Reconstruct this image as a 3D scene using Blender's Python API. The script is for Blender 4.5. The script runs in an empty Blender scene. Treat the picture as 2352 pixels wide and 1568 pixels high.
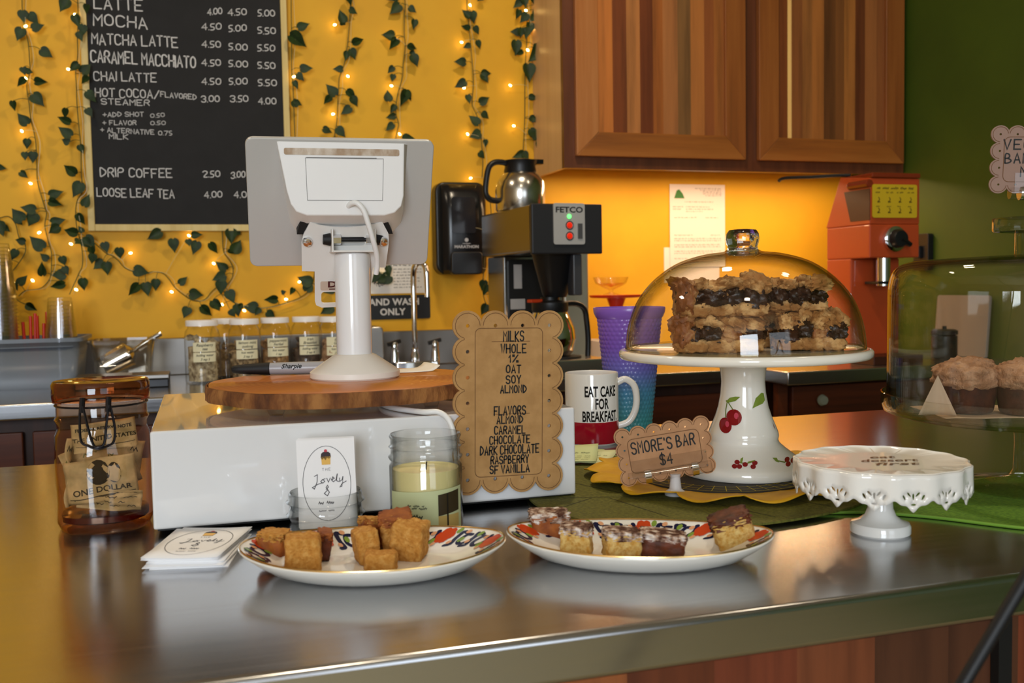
import bpy, bmesh, math, random
from math import sin, cos, pi, radians as R
from mathutils import Vector as V, Matrix, noise, geometry

# ---------------------------------------------------------------- camera, world, lights
S = bpy.context.scene
COL = S.collection
S.view_settings.view_transform = 'Standard'
S.view_settings.look = 'None'
S.view_settings.exposure = 0.1
S.view_settings.gamma = 1.0
S.view_settings.use_curve_mapping = False

FPX = 2250.0
TH, PT, RL = R(17.5), math.atan((784 - 655) / FPX), R(1.0)
CAM = V((0, 0, 1.165))
fw = V((sin(TH) * cos(PT), cos(TH) * cos(PT), -sin(PT)))
rt0 = V((cos(TH), -sin(TH), 0))
up0 = rt0.cross(fw)
rt = rt0 * cos(RL) - up0 * sin(RL)
up = up0 * cos(RL) + rt0 * sin(RL)
cd = bpy.data.cameras.new('camera')
cam = bpy.data.objects.new('camera', cd)
COL.objects.link(cam)
cam.matrix_world = Matrix(((rt.x, up.x, -fw.x, CAM.x), (rt.y, up.y, -fw.y, CAM.y), (rt.z, up.z, -fw.z, CAM.z), (0, 0, 0, 1)))
cd.sensor_width = 36.0
cd.lens = 36.0 * FPX / 2352.0
cd.clip_start = 0.05
cd.dof.use_dof = True
cd.dof.focus_distance = 1.25
cd.dof.aperture_fstop = 9.0
S.camera = cam
S.cycles.transparent_max_bounces = 64

W = bpy.data.worlds.new('world')
S.world = W
W.use_nodes = True
W.node_tree.nodes['Background'].inputs[0].default_value = (0.75, 0.85, 1.0, 1)
W.node_tree.nodes['Background'].inputs[1].default_value = 0.3


def area_light(name, loc, target, size, size_y, power, color, shape='RECTANGLE'):
    l = bpy.data.lights.new(name, 'AREA')
    l.shape = shape
    l.size = size
    l.size_y = size_y
    l.energy = power
    l.color = color
    o = bpy.data.objects.new(name, l)
    COL.objects.link(o)
    o.location = loc
    o.rotation_euler = (V(target) - V(loc)).to_track_quat('-Z', 'Y').to_euler()
    return o


# daylight entering by the shop windows behind the photographer
area_light('daylight_window_a', (-1.5, -3.42, 1.75), (-1.1, 1.0, 1.2), 1.5, 1.7, 118, (0.82, 0.91, 1.0))
area_light('daylight_window_b', (0.9, -3.42, 1.75), (0.7, 1.0, 1.2), 1.5, 1.7, 16, (0.82, 0.91, 1.0))
# ceiling downlights
for i, (lx, ly, pw) in enumerate([(0.75, 1.75, 14), (-0.75, 1.9, 7), (0.2, 0.1, 5), (1.6, 1.2, 2)]):
    area_light('ceiling_downlight', (lx, ly, 2.83), (lx, ly, 0), 0.16, 0.16, pw, (1.0, 0.83, 0.6), 'DISK')
# LED bar under the wall cabinet
area_light('under_cabinet_strip', (1.62, 2.835, 1.524), (1.62, 2.83, 1.0), 1.1, 0.02, 6.2, (1.0, 0.64, 0.34))

# ---------------------------------------------------------------- pixel <-> place (for points known to lie on a plane)


def ray(x, y):
    return fw + rt * ((x - 1176) / FPX) + up * ((784 - y) / FPX)


def on_y(x, y, Y):
    d = ray(x, y)
    return CAM + d * (Y / d.y)


def on_z(x, y, z):
    d = ray(x, y)
    return CAM + d * ((z - CAM.z) / d.z)


# ---------------------------------------------------------------- materials
MATS = {}


def lin(c):
    if isinstance(c, str):
        c = [int(c[i:i + 2], 16) / 255 for i in (0, 2, 4)]
        return tuple(x / 12.92 if x <= .04045 else ((x + .055) / 1.055) ** 2.4 for x in c) + (1,)
    return tuple(c) + (1,)


class NT:
    def __init__(s, m):
        s.nt = m.node_tree
        s.bs = s.nt.nodes['Principled BSDF']
        s.out = s.nt.nodes['Material Output']

    def n(s, t, **kw):
        nd = s.nt.nodes.new(t)
        for k, v in kw.items():
            if k in nd.inputs:
                nd.inputs[k].default_value = v
            else:
                setattr(nd, k, v)
        return nd

    def l(s, a, b):
        s.nt.links.new(a, b)

    def coord(s, scale=(1, 1, 1), kind='Object', rot=(0, 0, 0)):
        tc = s.n('ShaderNodeTexCoord')
        mp = s.n('ShaderNodeMapping')
        mp.inputs['Scale'].default_value = scale
        mp.inputs['Rotation'].default_value = rot
        s.l(tc.outputs[kind], mp.inputs[0])
        return mp.outputs[0]

    def noise(s, vec, scale, detail=4, rough=.55):
        nd = s.n('ShaderNodeTexNoise')
        nd.inputs['Scale'].default_value = scale
        nd.inputs['Detail'].default_value = detail
        nd.inputs['Roughness'].default_value = rough
        if vec is not None:
            s.l(vec, nd.inputs['Vector'])
        return nd.outputs['Fac']

    def ramp(s, fac, stops, interp='LINEAR'):
        nd = s.n('ShaderNodeValToRGB')
        nd.color_ramp.interpolation = interp
        el = nd.color_ramp.elements
        while len(el) < len(stops):
            el.new(0.5)
        for e, (p, c) in zip(el, stops):
            e.position = p
            e.color = lin(c)
        s.l(fac, nd.inputs[0])
        return nd.outputs[0]

    def bump(s, h, strength, dist=.002):
        nd = s.n('ShaderNodeBump')
        nd.inputs['Strength'].default_value = strength
        nd.inputs['Distance'].default_value = dist
        s.l(h, nd.inputs['Height'])
        s.l(nd.outputs[0], s.bs.inputs['Normal'])


def mat(name, color=None, rough=.5, metal=0., spec=.5, emit=None, estr=0., trans=0., ior=1.45, alpha=1., coat=0., sss=0.):
    if name in MATS:
        return MATS[name]
    m = bpy.data.materials.new(name)
    m.use_nodes = True
    MATS[name] = m
    b = m.node_tree.nodes['Principled BSDF']
    if color is not None:
        b.inputs['Base Color'].default_value = lin(color)
    b.inputs['Roughness'].default_value = rough
    b.inputs['Metallic'].default_value = metal
    b.inputs['Specular IOR Level'].default_value = spec
    b.inputs['IOR'].default_value = ior
    b.inputs['Transmission Weight'].default_value = trans
    b.inputs['Coat Weight'].default_value = coat
    if emit:
        b.inputs['Emission Color'].default_value = lin(emit)
        b.inputs['Emission Strength'].default_value = estr
    return m


def noisy(name, c1=None, c2=None, scale=(8, 8, 8), nscale=1., rough=.6, bump=0., metal=0., spec=.5, bscale=None, bdist=.002, detail=5, lo=.35, hi=.65, mid=None):
    if name in MATS:
        return MATS[name]
    m = mat(name, c1, rough, metal, spec)
    t = NT(m)
    v = t.coord(scale)
    f = t.noise(v, nscale, detail)
    stops = [(lo, c1), (hi, c2)] if mid is None else [(lo, c1), ((lo + hi) / 2, mid), (hi, c2)]
    t.l(t.ramp(f, stops), t.bs.inputs['Base Color'])
    if bump:
        f2 = t.noise(t.coord(bscale or scale), nscale, detail)
        t.bump(f2, bump, bdist)
    return m


def thin_glass(name, tint=None, edge=None, refl=.5, rough=.02, start=.5):
    """clear thin-walled glass or plastic: looks through, reflects by Fresnel, tints more at grazing walls"""
    if name in MATS:
        return MATS[name]
    m = bpy.data.materials.new(name)
    m.use_nodes = True
    MATS[name] = m
    t = NT(m)
    t.nt.nodes.remove(t.bs)
    lw = t.n('ShaderNodeLayerWeight')
    lw.inputs['Blend'].default_value = .5
    tr = t.n('ShaderNodeBsdfTransparent')
    t.l(t.ramp(lw.outputs['Facing'], [(start, tint), (1., edge)]), tr.inputs[0])
    gl = t.n('ShaderNodeBsdfGlossy')
    gl.inputs['Roughness'].default_value = rough
    pw = t.n('ShaderNodeMath', operation='POWER')
    pw.inputs[1].default_value = 4.5
    t.l(lw.outputs['Facing'], pw.inputs[0])
    mu = t.n('ShaderNodeMath', operation='MULTIPLY_ADD')
    mu.inputs[1].default_value = .8 * refl
    mu.inputs[2].default_value = .04 * refl
    t.l(pw.outputs[0], mu.inputs[0])
    mx = t.n('ShaderNodeMixShader')
    t.l(mu.outputs[0], mx.inputs[0])
    t.l(tr.outputs[0], mx.inputs[1])
    t.l(gl.outputs[0], mx.inputs[2])
    t.l(mx.outputs[0], t.out.inputs[0])
    return m


def frosted(name, color=None, fac=.5):
    """cloudy plastic: part of the light passes straight, the rest is scattered"""
    if name in MATS:
        return MATS[name]
    m = mat(name, color, .35)
    t = NT(m)
    tr = t.n('ShaderNodeBsdfTransparent')
    tr.inputs[0].default_value = (.9, .92, .95, 1)
    mx = t.n('ShaderNodeMixShader')
    mx.inputs[0].default_value = fac
    t.l(tr.outputs[0], mx.inputs[1])
    t.l(t.bs.outputs[0], mx.inputs[2])
    t.l(mx.outputs[0], t.out.inputs[0])
    return m


def wood(name, c1=None, c2=None, c3=None, axis='z', s=1., rough=.5, coat=0.):
    if name in MATS:
        return MATS[name]
    m = mat(name, c1, rough, coat=coat)
    t = NT(m)
    sc = {'x': (2.2, 38, 38), 'y': (38, 2.2, 38), 'z': (38, 38, 2.2)}[axis]
    v = t.coord(tuple(k * s for k in sc))
    f = t.noise(v, 1., 6, .62)
    t.l(t.ramp(f, [(.3, c2), (.5, c1), (.72, c3)]), t.bs.inputs['Base Color'])
    t.bump(f, .15, .001)
    return m


# ---------------------------------------------------------------- mesh helpers


class B:
    def __init__(s):
        s.bm = bmesh.new()
        s.mi = 0

    def _f(s, vs):
        try:
            f = s.bm.faces.new(vs)
            f.material_index = s.mi
            return f
        except ValueError:
            return None

    def box(s, x0, x1, y0, y1, z0, z1):
        v = [s.bm.verts.new(p) for p in ((x0, y0, z0), (x1, y0, z0), (x1, y1, z0), (x0, y1, z0), (x0, y0, z1), (x1, y0, z1), (x1, y1, z1), (x0, y1, z1))]
        for q in ((3, 2, 1, 0), (4, 5, 6, 7), (0, 1, 5, 4), (1, 2, 6, 5), (2, 3, 7, 6), (3, 0, 4, 7)):
            s._f([v[i] for i in q])
        return s

    def hexa(s, pts):
        v = [s.bm.verts.new(p) for p in pts]
        for q in ((3, 2, 1, 0), (4, 5, 6, 7), (0, 1, 5, 4), (1, 2, 6, 5), (2, 3, 7, 6), (3, 0, 4, 7)):
            s._f([v[i] for i in q])
        return s

    def lathe(s, prof, n=48, c=(0, 0, 0), axis='z', rfun=None):
        rings = []
        c = V(c)

        def P(r, z, a):
            if rfun:
                r = r * rfun(a, z)
            if axis == 'z':
                return c + V((r * cos(a), r * sin(a), z))
            if axis == 'y':
                return c + V((r * cos(a), z, r * sin(a)))
            return c + V((z, r * cos(a), r * sin(a)))
        for r, z in prof:
            if r < 1e-6:
                rings.append([s.bm.verts.new(P(0, z, 0))])
            else:
                rings.append([s.bm.verts.new(P(r, z, 2 * pi * i / n)) for i in range(n)])
        for a, b in zip(rings, rings[1:]):
            for i in range(n):
                j = (i + 1) % n
                if len(a) == 1 and len(b) == 1:
                    continue
                if len(a) == 1:
                    s._f([a[0], b[j], b[i]])
                elif len(b) == 1:
                    s._f([a[i], a[j], b[0]])
                else:
                    s._f([a[i], a[j], b[j], b[i]])
        return s

    def tube(s, pts, r, n=8, closed=False, caps=True):
        pts = [V(p) for p in pts]
        k = len(pts)
        rs = r if isinstance(r, (list, tuple)) else [r] * k
        rings = []
        nrm = None
        for i, p in enumerate(pts):
            if closed:
                t = (pts[(i + 1) % k] - pts[i - 1])
            else:
                t = pts[min(i + 1, k - 1)] - pts[max(i - 1, 0)]
            if t.length < 1e-9:
                t = V((0, 0, 1))
            t.normalize()
            if nrm is None:
                nrm = t.orthogonal().normalized()
            nrm = (nrm - t * nrm.dot(t))
            if nrm.length < 1e-6:
                nrm = t.orthogonal()
            nrm.normalize()
            bn = t.cross(nrm)
            rings.append([s.bm.verts.new(p + (nrm * cos(2 * pi * j / n) + bn * sin(2 * pi * j / n)) * rs[i]) for j in range(n)])
        prs = list(zip(rings, rings[1:]))
        if closed:
            prs.append((rings[-1], rings[0]))
        for a, b in prs:
            for j in range(n):
                h = (j + 1) % n
                s._f([a[j], a[h], b[h], b[j]])
        if caps and not closed:
            s._f(rings[0][::-1])
            s._f(rings[-1])
        return s

    def prism(s, outline, d0, d1, fn, holes=()):
        """2D outline (and holes) filled and given thickness; fn(x, y, d) -> 3D"""
        def layer(d):
            es, loops = [], []
            for lp in [outline] + list(holes):
                vs = [s.bm.verts.new(fn(x, y, d)) for x, y in lp]
                loops.append(vs)
                for i in range(len(vs)):
                    es.append(s.bm.edges.new((vs[i], vs[(i + 1) % len(vs)])))
            if holes:
                g = bmesh.ops.triangle_fill(s.bm, edges=es, use_beauty=True, use_dissolve=False)
                for f in g['geom']:
                    if isinstance(f, bmesh.types.BMFace):
                        f.material_index = s.mi
            else:
                s._f(loops[0])
            return loops
        a = layer(d0)
        if d1 is None:
            return s
        b = layer(d1)
        for la, lb in zip(a, b):
            for i in range(len(la)):
                j = (i + 1) % len(la)
                s._f([la[i], la[j], lb[j], lb[i]])
        return s

    def grid(s, fn, nu, nv, closed_u=False):
        g = [[s.bm.verts.new(fn(i / nu, j / nv)) for j in range(nv + 1)] for i in range(nu + (0 if closed_u else 1))]
        for i in range(nu):
            for j in range(nv):
                a, b = g[i], g[(i + 1) % len(g)]
                s._f([a[j], b[j], b[j + 1], a[j + 1]])
        return s

    def sphere(s, c, r, n=10, sc=(1, 1, 1)):
        m = n // 2
        prof = [(r * sin(pi * i / m), -r * cos(pi * i / m)) for i in range(m + 1)]
        prof[0] = (0, -r)
        prof[-1] = (0, r)
        k0 = len(s.bm.verts)
        s.lathe(prof, n, (0, 0, 0))
        s.bm.verts.ensure_lookup_table()
        for v in s.bm.verts[k0:]:
            v.co = V((v.co.x * sc[0], v.co.y * sc[1], v.co.z * sc[2])) + V(c)
        return s

    def lump(s, c, size, seed=0, amp=.1, freq=3., sub=7, power=4., rz=0., tilt=(0, 0)):
        """an irregular rounded block"""
        k0 = len(s.bm.verts)
        rot = Matrix.Rotation(rz, 3, 'Z') @ Matrix.Rotation(tilt[0], 3, 'X') @ Matrix.Rotation(tilt[1], 3, 'Y')
        idx = {}

        def pt(i, j, k):
            key = (i, j, k)
            if key not in idx:
                p = V((i, j, k)) / sub * 2 - V((1, 1, 1))
                ln = (abs(p.x) ** power + abs(p.y) ** power + abs(p.z) ** power) ** (1 / power)
                p = p / ln
                o = V((seed * 7.3, seed * 3.1, seed * 1.7))
                d = noise.noise(p * freq + o) * amp + noise.noise(p * freq * 2.7 + o) * amp * .5
                p = p * (1 + d)
                p = V((p.x * size[0] / 2, p.y * size[1] / 2, p.z * size[2] / 2))
                idx[key] = s.bm.verts.new(rot @ p + V(c))
            return idx[key]
        for a in range(sub):
            for b in range(sub):
                for q in (0, sub):
                    f = [(q, a, b), (q, a + 1, b), (q, a + 1, b + 1), (q, a, b + 1)]
                    s._f([pt(*t) for t in (f if q else f[::-1])])
                    f = [(a, q, b), (a, q, b + 1), (a + 1, q, b + 1), (a + 1, q, b)]
                    s._f([pt(*t) for t in (f if q else f[::-1])])
                    f = [(a, b, q), (a + 1, b, q), (a + 1, b + 1, q), (a, b + 1, q)]
                    s._f([pt(*t) for t in (f if q else f[::-1])])
        return s

    def flat(s, verts, faces, fn):
        vs = [s.bm.verts.new(fn(*p)) for p in verts]
        for f in faces:
            s._f([vs[i] for i in f])
        return s

    def obj(s, name, m, parent=None, smooth=True, bevel=0., ang=38, recalc=True, solid=0., loc=None, rot=None):
        bm = s.bm
        if recalc:
            bmesh.ops.recalc_face_normals(bm, faces=bm.faces)
        me = bpy.data.meshes.new(name)
        if smooth:
            for f in bm.faces:
                f.smooth = True
            bm.normal_update()
            for e in bm.edges:
                if len(e.link_faces) == 2:
                    try:
                        if e.calc_face_angle() > R(ang):
                            e.smooth = False
                    except ValueError:
                        pass
        bm.to_mesh(me)
        bm.free()
        o = bpy.data.objects.new(name, me)
        COL.objects.link(o)
        for x in (m if isinstance(m, (list, tuple)) else [m]):
            me.materials.append(x)
        if parent is not None:
            o.parent = parent
        if loc is not None:
            o.location = loc
        if rot is not None:
            o.rotation_euler = rot
        if solid:
            md = o.modifiers.new('thickness', 'SOLIDIFY')
            md.thickness = solid
            md.offset = 0
        if bevel:
            md = o.modifiers.new('edges', 'BEVEL')
            md.width = bevel
            md.segments = 3
            md.limit_method = 'ANGLE'
            md.angle_limit = R(40)
        return o


def thing(name, label, cat, loc=(0, 0, 0), rz=0., group=None, rot=None):
    o = bpy.data.objects.new(name, None)
    COL.objects.link(o)
    o.empty_display_size = .02
    o.location = loc
    o.rotation_euler = rot if rot else (0, 0, rz)
    return tag(o, label, cat, group)


def joint(name, parent, loc):
    o = bpy.data.objects.new(name, None)
    COL.objects.link(o)
    o.empty_display_size = .02
    o.parent = parent
    o.location = loc
    return o


def tag(o, label, cat, group=None):
    o['label'] = label
    o['category'] = cat
    if group:
        o['group'] = group
    return o


def struct(o):
    o['kind'] = 'structure'
    return o


def smooth_path(pts, n=6, closed=False):
    pts = [V(p) for p in pts]
    out = []
    k = len(pts)
    for i in range(k if closed else k - 1):
        if closed:
            p0, p1, p2, p3 = pts[i - 1], pts[i], pts[(i + 1) % k], pts[(i + 2) % k]
        else:
            p0, p1, p2, p3 = pts[max(i - 1, 0)], pts[i], pts[i + 1], pts[min(i + 2, k - 1)]
        for j in range(n):
            t = j / n
            out.append(.5 * ((2 * p1) + (p2 - p0) * t + (2 * p0 - 5 * p1 + 4 * p2 - p3) * t * t + (3 * p1 - p0 - 3 * p2 + p3) * t ** 3))
    if not closed:
        out.append(pts[-1])
    return out


def rrect(x0, x1, y0, y1, r, n=5):
    o = []
    for cx, cy, a0 in ((x1 - r, y1 - r, 0), (x0 + r, y1 - r, 90), (x0 + r, y0 + r, 180), (x1 - r, y0 + r, 270)):
        for i in range(n + 1):
            a = R(a0 + 90 * i / n)
            o.append((cx + r * cos(a), cy + r * sin(a)))
    return o


def circle2(cx, cy, r, n=12, ry=None):
    return [(cx + r * cos(2 * pi * i / n), cy + (ry or r) * sin(2 * pi * i / n)) for i in range(n)]


def scallops(w, h, nx, ny, r):
    """outline of a board with round lobes along its edge; also the lobe centres. Board centred on 0,0; lobe centres on a w x h rectangle"""
    cs = [(-w / 2 + w * i / (nx - 1), h / 2) for i in range(nx)]
    cs += [(w / 2, h / 2 - h * i / (ny - 1)) for i in range(1, ny)]
    cs += [(w / 2 - w * i / (nx - 1), -h / 2) for i in range(1, nx)]
    cs += [(-w / 2, -h / 2 + h * i / (ny - 1)) for i in range(1, ny - 1)]
    k = len(cs)
    cross = []
    for i in range(k):
        a, b = V(cs[i]), V(cs[(i + 1) % k])
        m = (a + b) / 2
        d = (b - a).length / 2
        hgt = math.sqrt(max(r * r - d * d, 1e-9))
        t = (b - a).normalized()
        cross.append(m + V((-t.y, t.x)) * hgt)      # clockwise walk: outside is to the left
    out = []
    for i in range(k):
        c = V(cs[i])
        p, q = cross[i - 1] - c, cross[i] - c
        a0, a1 = math.atan2(p.y, p.x), math.atan2(q.y, q.x)
        while a1 > a0:
            a1 -= 2 * pi
        n = max(6, int((a0 - a1) / .22))
        for j in range(n):
            a = a0 + (a1 - a0) * j / n
            out.append((c.x + r * cos(a), c.y + r * sin(a)))
    return out, cs, cross


# ---------------------------------------------------------------- lettering
GL = {'A': '00 26 40|12 32', 'B': '00 06 26 35 34 23 03|23 42 41 20 00', 'C': '45 36 16 05 01 10 30 41', 'D': '00 06 16 44 42 10 00', 'E': '46 06 00 40|03 33',
      'F': '46 06 00|03 33', 'G': '45 36 16 05 01 10 30 41 43 23', 'H': '00 06|40 46|03 43', 'I': '20 26', 'J': '46 41 30 10 01', 'K': '00 06|46 03 40',
      'L': '06 00 40', 'M': '00 06 23 46 40', 'N': '00 06 40 46', 'O': '26 05 01 20 41 45 26', 'P': '00 06 36 45 44 33 03', 'Q': '26 05 01 20 41 45 26|22 40',
      'R': '00 06 36 45 44 33 03|23 40', 'S': '45 36 16 05 04 13 33 42 41 30 10 01', 'T': '06 46|26 20', 'U': '06 01 10 30 41 46', 'V': '06 20 46',
      'W': '06 10 25 30 46', 'X': '00 46|06 40', 'Y': '06 23 46|23 20', 'Z': '06 46 00 40', '0': '26 05 01 20 41 45 26', '1': '14 26 20',
      '2': '05 16 36 45 44 00 40', '3': '05 16 36 45 44 33 23|33 42 41 30 10 01', '4': '30 36 02 42', '5': '46 16 13 33 42 41 30 10', '7': '06 46 10',
      '8': '23 05 16 36 45 23 01 10 30 41 23', '%': '00 46|06 05 15 16 06|40 41 31 30 40', '$': '45 36 16 05 04 13 33 42 41 30 10 01|27 20', '.': '20 20', '+': '03 43|21 25',
      '/': '00 46', "'": '26 25', ',': '20 10'}
ROUND = set('BCDGJOPQRSU023568$')


def glyph(ch):
    pl = []
    for seg in GL[ch].split('|'):
        pts = [(int(t[0]), int(t[1])) for t in seg.split()]
        if ch in ROUND and len(pts) > 3:
            for _ in range(2):
                q = [pts[0]]
                for a, b in zip(pts, pts[1:]):
                    q.append((a[0] * .75 + b[0] * .25, a[1] * .75 + b[1] * .25))
                    q.append((a[0] * .25 + b[0] * .75, a[1] * .25 + b[1] * .75))
                q.append(pts[-1])
                pts = q
        pl.append(pts)
    xs = [p[0] for l in pl for p in l]
    return pl, min(xs), max(xs)


def strokes(b, polylines, wid, fn, caps=6):
    """mitred ribbons of width wid with rounded ends along 2D polylines, mapped by fn(x, y)"""
    h = wid / 2
    for pts in polylines:
        q = [V((p[0], p[1])) for p in pts]
        q = [p for i, p in enumerate(q) if i == 0 or (p - q[i - 1]).length > 1e-6]
        closed = len(q) > 3 and (q[0] - q[-1]).length < 1e-6
        if closed:
            q.pop()
        if len(q) == 1:
            b.flat([(q[0].x + h * 1.2 * cos(2 * pi * i / 8), q[0].y + h * 1.2 * sin(2 * pi * i / 8)) for i in range(8)], [tuple(range(8))], fn)
            continue
        k = len(q)
        L, Rr = [], []
        for i in range(k):
            d0 = (q[i] - q[i - 1]).normalized() if (i or closed) else None
            d1 = (q[(i + 1) % k] - q[i]).normalized() if (i < k - 1 or closed) else None
            d0 = d0 or d1
            d1 = d1 or d0
            n0, n1 = V((-d0.y, d0.x)), V((-d1.y, d1.x))
            m = n0 + n1
            m = n0 if m.length < .2 else m.normalized()
            m = m * (h / max(.55, m.dot(n0)))
            L.append(b.bm.verts.new(fn(q[i].x + m.x, q[i].y + m.y)))
            Rr.append(b.bm.verts.new(fn(q[i].x - m.x, q[i].y - m.y)))
        for i in range(k if closed else k - 1):
            j = (i + 1) % k
            b._f([L[i], Rr[i], Rr[j], L[j]])
        if not closed and caps > 4:
            for e, nb, u, w in ((q[0], q[1], Rr[0], L[0]), (q[-1], q[-2], L[-1], Rr[-1])):
                d = (e - nb).normalized()
                n = V((-d.y, d.x))
                b._f([u] + [b.bm.verts.new(fn(*(e + (n * cos(t) + d * sin(t)) * h))) for t in (.6, 1.2, pi - 1.2, pi - .6)] + [w])


def layout(text, h, jit=0., seed=0, gap=1.5, xs=1.):
    """polylines of a hand-lettered line, cap height h, from x=0; returns (polylines, width)"""
    rnd = random.Random(seed)
    out, x = [], 0.
    for ch in text:
        if ch == ' ':
            x += 2.6
            continue
        pl, a, bx = glyph(ch)
        dy, sk = rnd.uniform(-1, 1) * jit, rnd.uniform(-1, 1) * jit * .12
        for p in pl:
            out.append([((x + (u - a) + v * sk) * h / 6 * xs, (v + dy) * h / 6) for u, v in p])
        x += bx - a + gap
    return out, (x - gap) * h / 6 * xs


def fit_line(text, width, h, jit=0., seed=0):
    p, w = layout(text, h, jit, seed)
    k = width / w
    return [[(x * k, y) for x, y in l] for l in p]


_fc = {}


def font2d(text, size=1., bold=0., shear=0., align='LEFT', sx=1., space=1.):
    c = bpy.data.curves.new('lettering', 'FONT')
    c.body = text
    c.size = size
    c.offset = bold
    c.shear = shear
    c.align_x = align
    c.space_character = space
    c.resolution_u = 3
    o = bpy.data.objects.new('lettering', c)
    COL.objects.link(o)
    dg = bpy.context.evaluated_depsgraph_get()
    dg.update()
    me = bpy.data.meshes.new_from_object(o.evaluated_get(dg))
    vs = [(v.co.x * sx, v.co.y) for v in me.vertices]
    fs = [tuple(p.vertices) for p in me.polygons]
    bpy.data.meshes.remove(me)
    bpy.data.objects.remove(o)
    bpy.data.curves.remove(c)
    return vs, fs


def frame(o, u, v):
    o, u, v = V(o), V(u), V(v)
    return lambda x, y: o + u * x + v * y

# ---------------------------------------------------------------- the room
WY, GX, CT = 3.05, 2.27, 0.92          # back wall, green side wall, counter height
steel = mat('brushed_steel', (.52, .525, .54), .2, 1.)
t = NT(steel)
f = t.noise(t.coord((3, 160, 160)), 1., 3)
mr = t.n('ShaderNodeMapRange')
mr.inputs['To Min'].default_value = .14
mr.inputs['To Max'].default_value = .25
t.l(f, mr.inputs['Value'])
t.l(mr.outputs[0], t.bs.inputs['Roughness'])
f2 = t.noise(t.coord((1.5, 1.5, 1.5)), 1.6, 3)
t.bump(f2, .12, .004)
chrome = mat('chrome', (.75, .75, .76), .07, 1.)
satin = mat('satin_steel', (.6, .58, .55), .24, 1.)
black = mat('black_plastic', '121214', .38)
blackm = mat('matte_black', '0c0c0d', .6)
white = mat('white_plastic', 'e9e8e6', .35)
ceramic = mat('white_ceramic', 'f1efea', .1, spec=.6, coat=.3)
yellow_paint = noisy('yellow_wall_paint', 'dfa819', 'd9a016', (3, 3, 3), 1.5, .62, .12, bscale=(90, 90, 90), bdist=.0008)
green_paint = noisy('green_wall_paint', '3c5004', '374a03', (3, 3, 3), 1.5, .65, .1, bscale=(90, 90, 90), bdist=.0008)
cream_paint = mat('cream_paint', 'b5ab98', .8)
warm_wall = mat('tan_wall_paint', 'b59c74', .8)
floor_mat = noisy('floor_concrete', 'b9a878', 'a5946a', (2, 2, 2), 2., .6)
struct(B().box(-2.6, 2.37, WY, WY + .1, 0, 2.9).obj('wall_back', yellow_paint))
struct(B().box(GX, GX + .1, -3.5, WY, 0, 2.9).obj('wall_right', green_paint))
struct(B().box(-2.7, -2.6, -3.5, WY, 0, 2.9).obj('wall_left', warm_wall))
struct(B().box(-2.7, 2.37, -3.6, WY + .1, -.05, 0).obj('floor', floor_mat))
struct(B().box(-2.7, 2.37, -3.6, WY + .1, 2.9, 2.98).obj('ceiling', cream_paint))
wf = B()
for x0, x1 in ((-2.6, -2.25), (-.75, .15), (1.65, 2.27)):
    wf.box(x0, x1, -3.6, -3.5, 0, 2.9)
for x0, x1 in ((-2.25, -.75), (.15, 1.65)):
    wf.box(x0, x1, -3.6, -3.5, 0, .9)
    wf.box(x0, x1, -3.6, -3.5, 2.6, 2.9)
struct(wf.obj('wall_front', warm_wall, smooth=False))
for k, (x0, x1) in enumerate(((-2.25, -.75), (.15, 1.65))):
    b = B()
    for a, c, z0, z1 in ((x0, x0 + .05, .9, 2.6), (x1 - .05, x1, .9, 2.6), (x0 + .05, x1 - .05, .9, .95), (x0 + .05, x1 - .05, 2.55, 2.6), ((x0 + x1) / 2 - .02, (x0 + x1) / 2 + .02, .95, 2.55), (x0 + .05, x1 - .05, 1.95, 1.99)):
        b.box(a, c, -3.57, -3.52, z0, z1)
    struct(b.obj('window_%d' % (k + 1), mat('white_window_frame', 'dcdcd8', .5), smooth=False))

# ---------------------------------------------------------------- wall-mounted chalkboard menu
bt = thing('chalkboard_menu', 'black chalkboard drinks menu in a pale wood frame on the yellow wall', 'menu board', (-.016, WY, 1.34))
pine = wood('pale_pine', 'd2ba78', 'bfa562', 'dcc88c', 'z', .6, .55)
X0, X1, Z1 = -.285, .285, .83
BY = -.024
b = B()
for x0, x1, z0, z1 in ((X0, X0 + .018, 0, Z1), (X1 - .018, X1, 0, Z1), (X0 + .018, X1 - .018, 0, .019), (X0 + .018, X1 - .018, Z1 - .019, Z1)):
    b.box(x0, x1, BY, -.002, z0, z1)
b.obj('frame', pine, bt, smooth=False, bevel=.0015)
B().box(X0 + .018, X1 - .018, BY + .006, -.004, .019, Z1 - .019).obj('slate_panel', noisy('slate_black', '111113', '161618', (20, 20, 20), 1, .75), bt, smooth=False)
MENU = [('LATTE', 216, 20, 327, 25, 25), ('MOCHA', 215, 57, 338, 66, 25), ('MATCHA LATTE', 211, 101, 408, 108, 23), ('CARAMEL MACCHIATO', 209, 141, 449, 157, 26),
        ('CHAI LATTE', 216, 184, 359, 189, 20), ('HOT COCOA/', 219, 222, 366, 226, 19), ('FLAVORED', 369, 222, 451, 229, 11.5), ('STEAMER', 233, 239, 343, 242, 12.5),
        ('+ADD SHOT', 236, 268, 330, 267, 10), ('0.50', 346, 270, 378, 268, 8.5), ('+ FLAVOR', 236, 287, 313, 287, 10), ('0.50', 346, 287, 380, 286, 8.5),
        ('+ ALTERNATIVE', 231, 303, 354, 309, 10.5), ('0.75', 364, 310, 395, 310, 9.5), ('MILK', 251, 318, 294, 320, 11), ('DRIP COFFEE', 231, 406, 395, 408, 20),
        ('LOOSE LEAF TEA', 223, 450, 400, 455, 19)]
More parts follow.
